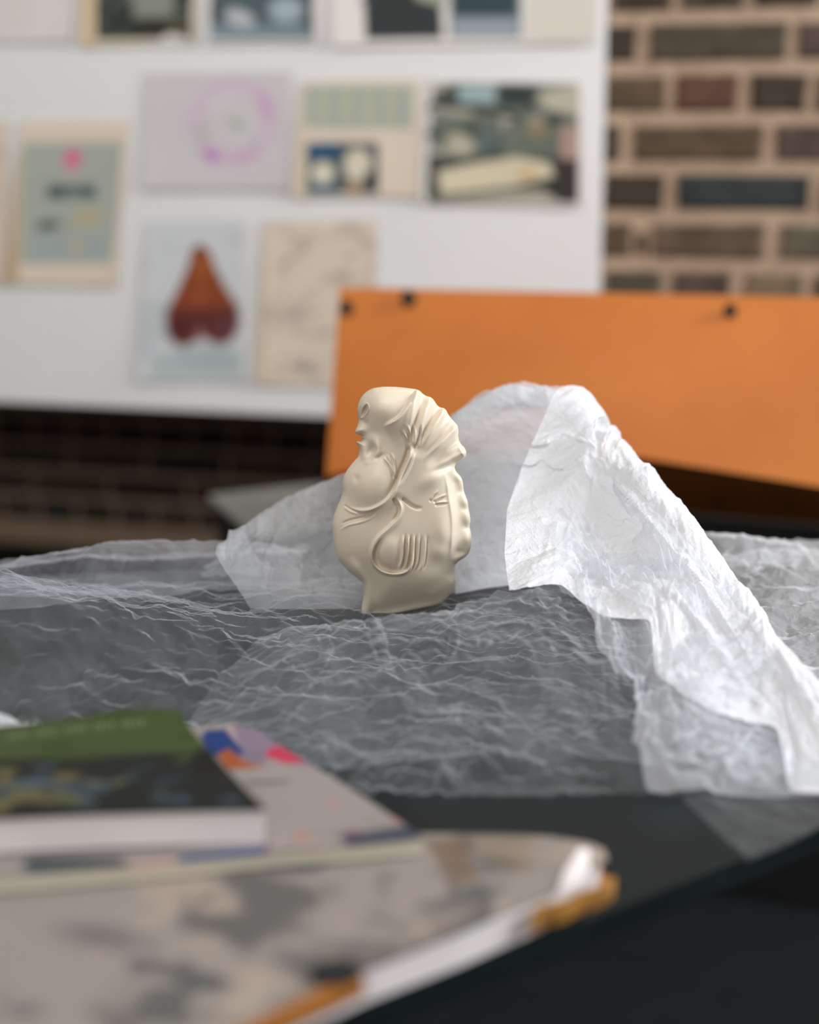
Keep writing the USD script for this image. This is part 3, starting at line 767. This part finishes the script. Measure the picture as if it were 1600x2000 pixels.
def between(bottom, top, nu, nv, near=0.0, back=0, fall=.6, run=.0022, bow=None, folds=()):
    """terrain patch between two picture curves (same length lists), plus rows falling away behind the top curve"""
    b, t = polyline(bottom, nu), polyline(top, nu)
    k = np.linspace(0, 1, nv)[None, :, None]
    p = b[:, None] * (1 - k) + t[:, None] * k
    if bow is not None:
        fade = np.clip(1 - np.linspace(0, 1, nu) / .25, 0, 1)[:, None]
        p[..., 0] += np.interp(np.linspace(0, 1, nv), *bow)[None] * fade
    nr_ = np.full(p.shape[:2], float(near))
    for pts, amp, w in folds:                                    # long creases: ridge lines in the sheet
        c = spl(pts, 80)
        dd, ii = cKDTree(c).query(p.reshape(-1, 2))
        fade = np.sin(np.pi * np.clip(ii / 79, .02, .98)) ** .6
        nr_ += (amp * np.clip(1 - dd / w, 0, 1) * fade).reshape(p.shape[:2])
    V = terr(p[..., 0], p[..., 1], nr_)
    if back:
        last, prev = V[:, -1], V[:, -4]
        out = []
        s = (last - prev); s /= np.linalg.norm(s, axis=1, keepdims=True)
        cur = last.copy()
        for i in range(back):
            a = min(1.0, (i + 1) / (back * fall))
            d = s * (1 - a) + np.array([.25, .75, -.62]) * a
            d /= np.linalg.norm(d, axis=1, keepdims=True)
            cur = cur + d * run
            out.append(cur.copy())
        V = np.concatenate([V, np.stack(out, 1)], 1)
    return V

SHEET_FOLDS = [([(500, 1262), (580, 1300), (640, 1380)], .003, 10), ([(720, 1205), (660, 1260), (560, 1290)], .004, 12), ([(715, 1210), (740, 1260), (760, 1340)], .003, 8), ([(620, 1222), (640, 1270), (610, 1330)], .003, 8),
               ([(960, 1345), (985, 1380), (1060, 1390), (1180, 1370)], .003, 12), ([(880, 1240), (960, 1226), (1010, 1222)], .002, 6), ([(870, 1300), (885, 1270), (890, 1245)], .0018, 5), ([(940, 1280), (955, 1255)], .0018, 5),
               ([(820, 1330), (870, 1310), (900, 1298)], -.002, 6), ([(880, 1360), (885, 1400), (890, 1430)], .0018, 6), ([(780, 1440), (860, 1430), (940, 1450)], .0025, 9), ([(1010, 1470), (1080, 1430), (1180, 1440)], .003, 9), ([(1165, 1290), (1185, 1360), (1190, 1420)], -.002, 7)]
TENT_FOLDS = [([(1175, 900), (1240, 985), (1330, 1090), (1420, 1215), (1500, 1345)], .005, 14), ([(1270, 1130), (1350, 1195), (1430, 1300), (1490, 1380)], .005, 13), ([(1012, 862), (1050, 868), (1090, 852)], .0024, 6), ([(1100, 846), (1135, 858), (1170, 876)], .0022, 6),
              ([(1130, 980), (1110, 1030), (1085, 1090)], .0010, 6), ([(1220, 1070), (1280, 1090), (1340, 1130)], .0022, 9), ([(1010, 905), (1040, 912), (1062, 896)], -.002, 5), ([(1062, 896), (1090, 915), (1130, 902)], .0024, 5)]
LAYER_FOLDS = [([(1250, 1340), (1238, 1410), (1262, 1480)], .004, 9), ([(1262, 1330), (1290, 1385), (1268, 1470)], -.004, 9), ([(1290, 1345), (1350, 1336), (1366, 1385)], .004, 8), ([(1280, 1490), (1350, 1445), (1430, 1404)], -.004, 11), ([(1430, 1330), (1420, 1400)], .003, 6), ([(1410, 1540), (1430, 1480), (1500, 1400)], .006, 14),
               ([(1370, 1440), (1390, 1470), (1420, 1460), (1440, 1410)], .004, 8), ([(1300, 1510), (1340, 1490), (1390, 1510)], .003, 10)]

# front sheet: the wide grey one in front of the figurine, rising at right into the tent
V = between([(150, 1640), (330, 1592), (500, 1568), (700, 1552), (900, 1553), (1100, 1552), (1300, 1549), (1450, 1549), (1600, 1547), (1760, 1552)],
            [(486, 1260), (560, 1230), (640, 1226), (720, 1226), (850, 1204), (960, 1174), (1060, 1150), (1200, 1085), (1380, 1110), (1700, 1490)], 740, 400, 0, 9, folds=SHEET_FOLDS)
u, v = np.meshgrid(np.linspace(0, 1, V.shape[0]), np.linspace(0, 1, V.shape[1]), indexing='ij')
mk = .55 + 1.0 * np.exp(-((u - .32) / .22) ** 2) * np.clip(1.2 - v, 0, 1) + .9 * np.exp(-(v / .18) ** 2)
paper('tissue_sheet', V, thin, 11, 'thin grey crinkled tissue sheet spread across the front of the table', 1.1, 1.2, 190, mk, .003)
# white folded layers of the tent, over it
RIDGE = [(1064, 801), (1100, 806), (1134, 836), (1165, 869), (1250, 958), (1350, 1060), (1408, 1138), (1490, 1250), (1590, 1376), (1720, 1510)]
V = between([(991, 1157), (1040, 1148), (1096, 1140), (1135, 1180), (1180, 1204), (1272, 1208), (1280, 1320), (1400, 1390), (1520, 1420), (1545, 1545), (1700, 1556)], RIDGE, 520, 300, .004, 40, bow=([0, .22, .45, .7, 1], [0, -26, -38, -26, 0]), folds=TENT_FOLDS)
u, v = np.meshgrid(np.linspace(0, 1, V.shape[0]), np.linspace(0, 1, V.shape[1]), indexing='ij')
mk = .8 + 2.2 * np.exp(-((u - .12) / .14) ** 2 - ((v - .72) / .10) ** 2) + .7 * (v > .86)
paper('tissue_tent', V, multi, 23, 'bright white folded tissue rising in a tent right of the figurine', .36, .9, 90, mk, .006)

V = between([(1075, 1143), (1112, 1150), (1156, 1212), (1170, 1262), (1196, 1278), (1240, 1335), (1246, 1440), (1262, 1548), (1450, 1550), (1700, 1557)],
            [(1090, 900), (1140, 900), (1180, 920), (1260, 985), (1350, 1080), (1420, 1170), (1490, 1265), (1590, 1390), (1720, 1514)], 480, 280, .002, 0, folds=LAYER_FOLDS)
paper('tissue_sheet', V, double, 29, 'pale second tissue layer showing below the hem of the white tent', 1.1, 1.0, 150, None, .005)

def gridsurf(rows, nu, nv):
    """rows: columns of (px, py, depth) from top to bottom"""
    c = np.array([[at_y(*q) for q in col] for col in rows])
    return surf(c, nu, nv)

# tall sheet behind the figurine, curling over into the arch of the tent
R3 = [[(426, 1084, .868), (440, 1118, .858), (462, 1152, .85), (490, 1190, .846)],
      [(474, 1040, .90), (492, 1095, .878), (520, 1145, .86), (548, 1192, .846)],
      [(560, 985, .925), (572, 1060, .893), (596, 1130, .866), (620, 1193, .846)],
      [(664, 943, .94), (668, 1030, .905), (680, 1110, .874), (692, 1193, .848)],
      [(780, 884, .95), (780, 990, .918), (780, 1090, .885), (780, 1186, .856)],
      [(884, 832, .957), (886, 950, .927), (888, 1060, .898), (890, 1160, .872)],
      [(930, 797, .958), (930, 920, .935), (932, 1030, .91), (935, 1150, .88)],
      [(980, 777, .957), (972, 900, .937), (968, 1020, .915), (966, 1145, .886)],
      [(1030, 773, .956), (1020, 900, .937), (1010, 1020, .917), (1004, 1140, .89)],
      [(1078, 776, .952), (1066, 900, .937), (1054, 1020, .92), (1046, 1135, .893)],
      [(1118, 800, .945), (1106, 910, .935), (1096, 1020, .922), (1086, 1130, .897)],
      [(1150, 838, .935), (1136, 930, .93), (1124, 1030, .922), (1112, 1125, .90)],
      [(1166, 880, .925), (1150, 960, .925), (1140, 1040, .92), (1130, 1120, .902)]]
V = gridsurf(R3, 560, 260)
def rolled(V):
    """the top edge rolls over, away from the camera"""
    s_ = V[:, 0] - V[:, 3]; s_ /= np.linalg.norm(s_, axis=1, keepdims=True)
    cur, out = V[:, 0].copy(), []
    for i in range(30):
        a = min(1, (i + 1) / 12)
        d = s_ * (1 - a) + np.array([.1, .8, -.6]) * a
        cur = cur + d / np.linalg.norm(d, axis=1, keepdims=True) * .0015
        out.append(cur.copy())
    return np.concatenate([np.stack(out[::-1], 1), V], 1)
V = rolled(V)
u, v = np.meshgrid(np.linspace(0, 1, V.shape[0]), np.linspace(0, 1, V.shape[1]), indexing='ij')
paper('tissue_sheet', V, upright, 31, 'upright grey white tissue sheet curling behind the figurine', .6, 1.0, 120, .8 + .4 * (v < .3), .003)
# inner layer of the arch
V2 = rolled(gridsurf([[(a, b + 2, D + .005) for a, b, D in col] for col in R3[5:]], 260, 220))
paper('tissue_sheet', V2, multi, 37, 'inner tissue layer standing inside the arch behind the figurine', .5, 1.0, 60, None, .003)

# sheets lying on the table, as height fields over it
def field(name, x0, x1, y0, y1, zf, mat, seed, label, step=.0011, amp=1.0, fine=1.0, n=120, big=.004, edge_curl=None, skew=0.0, ragged=.006, mask=None):
    nu, nv = int((x1 - x0) / step), int((y1 - y0) / step)
    u, v = np.meshgrid(np.linspace(0, 1, nu), np.linspace(0, 1, nv), indexing='ij')
    x = x0 + (x1 - x0) * u
    y = y0 + (y1 - y0) * v + skew * (u - .5)
    x = x + ragged * (meshkit.noise(np.stack([v * 9, u * 0, u * 0 + seed], -1), seed) - .5) * np.abs(2 * u - 1)
    y = y + ragged * (meshkit.noise(np.stack([u * 9, u * 0 + 4, u * 0 + seed], -1), seed) - .5) * np.abs(2 * v - 1)
    z = TABLE_Z + zf(x, y)
    V = np.stack([x, y, z], -1)
    return paper(name, V, mat, seed, label, amp, fine, n, None if mask is None else mask(x, y), big, toward=(0, 0, 1))

def hill(x, y, cx, cy, rx, ry, h, rot=0.0, p=1.0):
    c, s = math.cos(rot), math.sin(rot)
    a, b = (x - cx) * c + (y - cy) * s, -(x - cx) * s + (y - cy) * c
    return h * np.exp(-((a / rx) ** 2 + (b / ry) ** 2) ** p)

field('tissue_sheet', -.36, .20, .60, .905, lambda x, y: .004 + hill(x, y, -.265, .75, .115, .075, .046, .1) + hill(x, y, -.42, .77, .1, .09, .03) + hill(x, y, -.15, .76, .05, .06, .010),
      dark, 41, 'dark grey tissue sheet heaped at the left edge of the table', .0012, 1.0, 1.1, 150, .003, skew=.03)
field('tissue_sheet', -.34, -.08, .855, .965, lambda x, y: .003 + hill(x, y, -.20, .905, .10, .034, .026, .12, 1.3) + hill(x, y, -.10, .93, .05, .03, .012),
      roll, 43, 'low rolled tissue ridge at the far left behind the dark sheet', .0011, .7, .8, 50, .003, skew=.05)
field('tissue_curl', -.152, -.104, .912, .946, lambda x, y: .003 + hill(x, y, -.128, .93, .014, .011, .030, 0, 1.2), roll, 47, 'small white curl of tissue at the left tip of the upright sheet', .0008, .7, .8, 12, .002)
field('tissue_sheet', .16, .46, .60, .955, lambda x, y: .004 + hill(x, y, .30, .92, .16, .05, .010) + hill(x, y, .34, .80, .1, .06, .006), double, 53, 'bright creased tissue sheet lying flat right of the tent', .0011, 1.0, 1.0, 160, .003, skew=.02)
field('tissue_sheet', .12, .46, .92, 1.0, lambda x, y: .004 + hill(x, y, .205, .965, .07, .03, .016) + hill(x, y, .27, .955, .05, .03, .008), double, 59, 'bluish tissue sheet at the far right back edge of the table', .0011, .8, .8, 40, .003, skew=.01)
field('tissue_scrap', -.34, -.165, .575, .635, lambda x, y: .006 + hill(x, y, -.225, .605, .05, .02, .026), double, 61, 'bright white tissue scrap behind the green book at left', .0009, 1.2, 1.0, 50, .004)
# almost flat dark tissue lying on the table near the front right edge
fl = np.array([at_z(px, py, .0016) for px, py in ((1330, 1558), (1660, 1552), (1660, 1594), (1462, 1684))])
u, v = np.meshgrid(np.linspace(0, 1, 240), np.linspace(0, 1, 120), indexing='ij')
V = (fl[0] * (1 - u[..., None]) + fl[1] * u[..., None]) * (1 - v[..., None]) + (fl[3] * (1 - u[..., None]) + fl[2] * u[..., None]) * v[..., None]
flat = tissue('tissue_flat', .962, spec=.2)
paper('tissue_sheet', V, flat, 67, 'thin see-through tissue lying flat at the front right edge of the black table', .5, .8, 50, None, .0015, toward=(0, 0, 1))

# ------------------------------------------------------------------ figurine
porcelain = M('porcelain', {'geo': ('geometry', {}), 'n': ('noise_texture', {'scale': 300, 'detail': 3}), 'b': ('bump', {'strength': .08, 'distance': .0003}),
    'p': ('principled_bsdf', {'base_color': tuple(lin((208, 195, 176))), 'roughness': .42, 'specular_ior_level': .4, 'subsurface_weight': .12, 'subsurface_scale': .002, 'subsurface_radius': (1, .7, .45)})},
    [('geo.position', 'n.vector'), ('n.fac', 'b.height'), ('b.normal', 'p.normal')], 'p.BSDF')
FIG_Y = .832
o_px, H, ins, S = figure_height()
ring = np.array(sg.Polygon(o_px).exterior.segmentize(.8).coords)[:-1]
ny_, nx_ = H.shape
gx, gy = np.meshgrid((np.arange(nx_) + .5) * S / 4 + 600, (np.arange(ny_) + .5) * S / 4 + 720)
far = cKDTree(ring).query(np.stack([gx.ravel(), gy.ravel()], 1))[0].reshape(H.shape)
sel = ins & (far > .55)
pts2 = np.vstack([ring, np.stack([gx[sel], gy[sel]], 1)])
hh = np.concatenate([np.zeros(len(ring)), H[sel]])
tri = Delaunay(pts2).simplices
cc = pts2[tri].mean(1)
tri = tri[shapely.contains_xy(sg.Polygon(ring), cc[:, 0], cc[:, 1])]
a_, b_, c_ = pts2[tri[:, 0]], pts2[tri[:, 1]], pts2[tri[:, 2]]
fl_ = (b_[:, 0] - a_[:, 0]) * (c_[:, 1] - a_[:, 1]) - (b_[:, 1] - a_[:, 1]) * (c_[:, 0] - a_[:, 0]) > 0
tri[fl_] = tri[fl_][:, ::-1]
MM = .000335
front = at_y(pts2[:, 0], pts2[:, 1], FIG_Y - hh * MM)
smoothH = ndimage.gaussian_filter(H, 6)
hb_ = np.concatenate([np.zeros(len(ring)), smoothH[sel] * np.clip(far[sel] / 30, 0, 1) ** .5])
back = at_y(pts2[:, 0], pts2[:, 1], FIG_Y) + np.stack([hb_ * 0, hb_ * MM * .55, hb_ * 0], 1)
nr, n2 = len(ring), len(pts2)
mapb = np.concatenate([np.arange(nr), np.arange(nr, n2) + (n2 - nr)])
fv = np.vstack([front, back[nr:]])
fv[:, 2] = np.maximum(fv[:, 2], TABLE_Z + .0042)
fig_mesh = trimesh.Trimesh(fv, np.vstack([tri, mapb[tri][:, ::-1]]), process=False)
if fig_mesh.volume < 0:
    fig_mesh.invert()
tag(obj('figurine', fig_mesh, porcelain, None, True), 'cream porcelain figurine of a bald head merging into a scallop shell, in tissue paper', 'figurine')

# ------------------------------------------------------------------ books
cover_m = printed('cover_print', .42, .2)
def pages_mat(name, col):
    c = np.asarray(lin(col)) * 1.2
    return M(name, {'geo': ('geometry', {}), 'sx': ('separate_xyz', {}), 'k': ('math', {'math_type': 'multiply', 'value2': 2600.0}), 'cx': ('combine_xyz', {}), 'n': ('noise_texture', {'scale': 1.0, 'detail': 2}),
        'r': ('rgb_ramp', {'ramp': [(.3, tuple(c * .86)), (.65, tuple(np.minimum(c, .9)))]}), 'p': ('principled_bsdf', {'roughness': .8, 'specular_ior_level': .2})},
        [('geo.position', 'sx.vector'), ('sx.z', 'k.value1'), ('k.value', 'cx.z'), ('cx.vector', 'n.vector'), ('n.fac', 'r.fac'), ('r.color', 'p.base_color')], 'p.BSDF')
white_pages, cream_pages = pages_mat('white_pages', (212, 204, 204)), pages_mat('cream_pages', (206, 198, 182))
kraft = plain('kraft_cover', lin((160, 100, 42)), .6, .3, .25, 40)

def slab(poly, z, th, paint=None, step=4.0, lift=None, inset=0.0):
    """a flat piece whose top outline is given in picture pixels at the level z above the table, th thick downwards; fine triangles so that it can carry a print"""
    pg = sg.Polygon(poly).buffer(-inset) if inset else sg.Polygon(poly)
    r = np.array(pg.exterior.segmentize(step).coords)[:-1]
    x0, y0, x1, y1 = pg.bounds
    gx, gy = np.meshgrid(np.arange(x0, x1, step), np.arange(y0, y1, step))
    g = np.stack([gx.ravel(), gy.ravel()], 1)
    g = g[shapely.contains_xy(pg.buffer(-step * .5), g[:, 0], g[:, 1])]
    p = np.vstack([r, g])
    t = Delaunay(p).simplices
    m = p[t].mean(1)
    t = t[shapely.contains_xy(pg, m[:, 0], m[:, 1])]
    top = at_z(p[:, 0], p[:, 1], z)
    e1, e2 = top[t[:, 1]] - top[t[:, 0]], top[t[:, 2]] - top[t[:, 0]]
    w = e1[:, 0] * e2[:, 1] - e1[:, 1] * e2[:, 0] < 0
    t[w] = t[w][:, ::-1]
    bot = top - [0, 0, th]
    if lift is not None:
        dz = lift(p[:, 0], p[:, 1])
        top[:, 2] += dz; bot[:, 2] += dz
    k, n = len(r), len(p)
    i = np.arange(k); j = (i + 1) % k
    side = np.vstack([np.stack([i, j, j + n], 1), np.stack([i, j + n, i + n], 1)])
    mesh = trimesh.Trimesh(np.vstack([top, bot]), np.vstack([t, t[:, ::-1] + n, side]), process=False)
    if mesh.volume < 0:
        mesh.faces = np.vstack([t, t[:, ::-1] + n, side[:, ::-1]])
    col = None if paint is None else np.vstack([paint(p[:, 0], p[:, 1])] * 2)
    return mesh, col

Z3, Z2, Z1 = .0165, .0255, .0430
# lowest book
b3 = thing('art_book', 'lowest large book with a mottled grey brown photographic cover and kraft edge', 'book')
out3 = [(1186, 1688), (1140, 1716), (1060, 1756), (900, 1822), (714, 1892), (470, 2000), (240, 2110), (-320, 2300), (-320, 1690), (700, 1630), (830, 1628), (960, 1632), (1080, 1640), (1150, 1655), (1180, 1668)]
p3 = Paint((150, 141, 135), .70).ell(1168, 1678, 26, 22, (176, 174, 172), .8).noise((100, 98, 96), 240, 110, .5, .15, 71).noise((166, 152, 140), 190, 80, .55, .12, 72).noise((92, 94, 94), 150, 60, .6, .1, 73)
p3.ell(200, 1830, 150, 44, (104, 104, 104), .9, 8, None, .8).ell(395, 1842, 70, 26, (158, 146, 136), .8).ell(480, 1830, 46, 40, (96, 94, 92), .9, 30, None, .8).ell(640, 1740, 50, 30, (124, 118, 110), .9, 0, None, .8).poly([(830, 1640), (910, 1636), (930, 1720), (880, 1730)], (116, 98, 84), 26, .9).ell(1000, 1690, 60, 26, (110, 94, 80), .9, 10, None, .8).ell(650, 1895, 44, 24, (34, 36, 38), .6).ell(480, 1960, 70, 60, (170, 158, 146), .9, 0, None, .8).ell(860, 1800, 130, 40, (164, 148, 138), .9, -20, None, .6).poly([(920, 1634), (1060, 1640), (1040, 1690), (930, 1672)], (150, 134, 118), 20, .7)
lift3 = lambda x, y: .0012 * np.sin(x / 130) * np.clip((x - 700) / 300, 0, 1) + .0030 * np.exp(-((x - 1140) / 70) ** 2 - ((y - 1690) / 40) ** 2)
m, c = slab(out3, Z3 + .0006, .0007, p3, 5, lift3)
obj('front_cover', m, cover_m, b3, 40, None) if False else obj('front_cover', m, cover_m, b3, False, c)
m, _ = slab([(1172, 1692), (1056, 1758), (900, 1823), (712, 1893), (468, 2001), (240, 2111), (-320, 2300), (-320, 1700), (830, 1632), (1150, 1660)], Z3 - .0002, Z3 - .0024, None, 40)
obj('pages', m, white_pages, b3)
m, _ = slab([(1200, 1732), (1180, 1754), (1060, 1800), (900, 1868), (712, 1940), (470, 2060), (230, 2170), (-320, 2400), (-320, 1740), (830, 1660), (1170, 1690)], .0021, .0019, None, 40)
obj('back_cover', m, kraft, b3)
# curled white page corner and gilt fore edge strip
m, c = slab([(1090, 1744), (1102, 1704), (1132, 1664), (1152, 1668), (1150, 1704), (1128, 1736)], Z3 + .0032, .0008, None, 5, lambda x, y: .002 * np.sin((x - 1090) / 32))
tag(obj('curled_corner', m, white_pages, b3, 40), 'curled white page corner')
def ribbon(pts, zt_, zb_, thick, mat, name, parent, label=None):
    q = spl(pts, 40)
    a = at_z(q[:, 0], q[:, 1], zt_)
    b = a.copy(); b[:, 2] = TABLE_Z + zb_
    t = np.gradient(a[:, :2], axis=0); t /= np.linalg.norm(t, axis=1, keepdims=True)
    n = np.stack([t[:, 1], -t[:, 0], t[:, 0] * 0], 1) * thick
    if n[:, 1].mean() > 0:
        n = -n
    k = np.linspace(0, 1, 6)[None, :, None]
    f = (a[:, None] * (1 - k) + b[:, None] * k) + n[:, None] * (.6 + .4 * np.sin(k * 3.1))
    bk = a[:, None] * (1 - k) + b[:, None] * k - n[:, None] * .3
    o = obj(name, solid_sheet(f, bk), mat, parent, 40)
    return tag(o, label) if label else o
gilt = plain('gilt_edge', lin((160, 112, 52)), .5, .4, .35, 120, .5, 200, .002)
ribbon([(1198, 1712), (1172, 1730), (1130, 1744), (1092, 1762), (1066, 1766), (1040, 1784)], Z3 - .001, .006, .0012, gilt, 'gilt_edge', b3, 'rough golden fore edge')
ribbon([(706, 1900), (640, 1928), (560, 1966), (470, 2010), (300, 2090)], Z3 + .001, .0085, .0016, kraft, 'spine_strip', b3, 'orange brown spine strip')
black_m = plain('black_cloth', (.012, .013, .015), .6, .3, .2)
m, _ = slab([(604, 1898), (622, 1878), (664, 1872), (700, 1880), (704, 1898), (660, 1916), (620, 1916)], Z3 + .0030, .0026, None, 8)
tag(obj('tab', m, black_m, b3, 40), 'black tab on the front edge')

# thin magazine in the middle
b2 = thing('magazine', 'thin cream edged magazine with bright blue, orange and pink cover corner, under the green book', 'magazine')
out2 = [(832, 1638), (700, 1650), (520, 1664), (330, 1684), (100, 1704), (-320, 1735), (-320, 1430), (300, 1420), (455, 1414), (500, 1424), (560, 1466), (640, 1512), (716, 1560), (780, 1604)]
p2 = Paint((142, 134, 132), .8).noise((128, 120, 112), 120, 40, .5, .2, 81).noise((156, 140, 140), 90, 30, .6, .15, 82).poly([(455, 1410), (500, 1420), (560, 1464), (610, 1500), (470, 1470)], (124, 108, 126), 12)
p2.poly([(392, 1440), (404, 1426), (440, 1424), (478, 1470), (470, 1478), (432, 1474), (412, 1478)], (18, 52, 112), 7).poly([(424, 1474), (446, 1462), (476, 1484), (520, 1497), (446, 1504)], (150, 78, 40), 9).poly([(514, 1476), (528, 1462), (552, 1452), (600, 1488), (560, 1492)], (176, 50, 78), 10).poly([(470, 1474), (514, 1462), (520, 1492), (480, 1486)], (112, 104, 122), 8)
p2.poly([(480, 1526), (570, 1524), (560, 1530), (480, 1534)], (84, 80, 74), 5, .8).ell(590, 1632, 18, 8, (186, 104, 88), .8).ell(650, 1570, 12, 6, (186, 96, 84), .8).poly([(660, 1632), (800, 1612), (830, 1636), (680, 1652)], (56, 62, 80), 6).ell(690, 1626, 20, 6, (120, 60, 76), .8).ell(775, 1602, 16, 8, (170, 110, 110), .8)
p2.poly([(350, 1672), (520, 1652), (524, 1664), (352, 1686)], (52, 74, 118), 6).ell(522, 1653, 10, 7, (130, 50, 76), .8).poly([(40, 1690), (60, 1676), (230, 1676), (256, 1690), (60, 1704)], (50, 64, 66), 6).poly([(256, 1686), (340, 1676), (340, 1686), (256, 1694)], (190, 150, 150), 6)
m, c = slab(out2, Z2 + .0004, .0006, p2, 4)
obj('front_cover', m, cover_m, b2, False, c)
m, _ = slab(out2, Z2 - .0003, Z2 - Z3 - .0016, None, 40, None, 2.0)
obj('pages', m, cream_pages, b2)

# thick green book on top
b1 = thing('paperback_book', 'thick white paged paperback with a dark green photographic cover, top of the pile', 'book')
out1 = [(520, 1577), (420, 1580), (250, 1590), (100, 1596), (-330, 1606), (-330, 1424), (0, 1420), (120, 1414), (200, 1406), (270, 1400), (330, 1398), (352, 1402), (372, 1428), (398, 1452), (450, 1508), (490, 1548)]
p1 = Paint((22, 30, 30), .62).poly([(-330, 1400), (330, 1390), (360, 1402), (404, 1452), (380, 1466), (200, 1478), (-330, 1494)], (64, 82, 44), 14).noise((52, 72, 34), 60, 20, .5, .15, 91, .8, (-330, 1395, 410, 1490))
for k in range(26):
    p1.ell(6 + k * 11.3, 1440 - k * .8, 4.6, 8 + (k * 7 % 5), (150, 164, 124), .9, 0, None, .5 if k % 5 else .12)
p1.noise((58, 76, 88), 80, 24, .54, .1, 92, .9, (-330, 1496, 470, 1580)).noise((104, 100, 66), 60, 18, .6, .08, 93, .9, (-330, 1500, 330, 1590)).ell(130, 1518, 44, 10, (120, 98, 54), .8, 0, None, .8).ell(60, 1530, 60, 10, (84, 98, 106), .8, 0, None, .8).ell(405, 1490, 48, 30, (10, 14, 18), .7).ell(330, 1524, 60, 12, (40, 56, 70), .9, -14, None, .7).ell(140, 1570, 50, 8, (64, 74, 40), .8, 0, None, .8)
lift1 = lambda x, y: .0035 * np.clip((1462 - y) / 60, 0, 1) ** 1.5 * np.clip((x + 50) / 300, 0, 1) + .0008 * np.sin(x / 110)
m, c = slab(out1, Z1, .0006, p1, 4, lift1)
obj('front_cover', m, cover_m, b1, False, c)
m, _ = slab([(517, 1578), (420, 1581), (250, 1591), (100, 1597), (-330, 1607), (-330, 1440), (330, 1440), (380, 1452), (440, 1506), (486, 1548)], Z1 - .0008, Z1 - Z2 - .0022, None, 30, lambda x, y: .0008 * np.sin(x / 110))
obj('pages', m, white_pages, b1)
m, _ = slab([(520, 1584), (250, 1598), (-330, 1614), (-330, 1440), (330, 1440), (385, 1454)], Z2 + .0013, .0007, None, 30)
obj('back_cover', m, white_pages, b1)
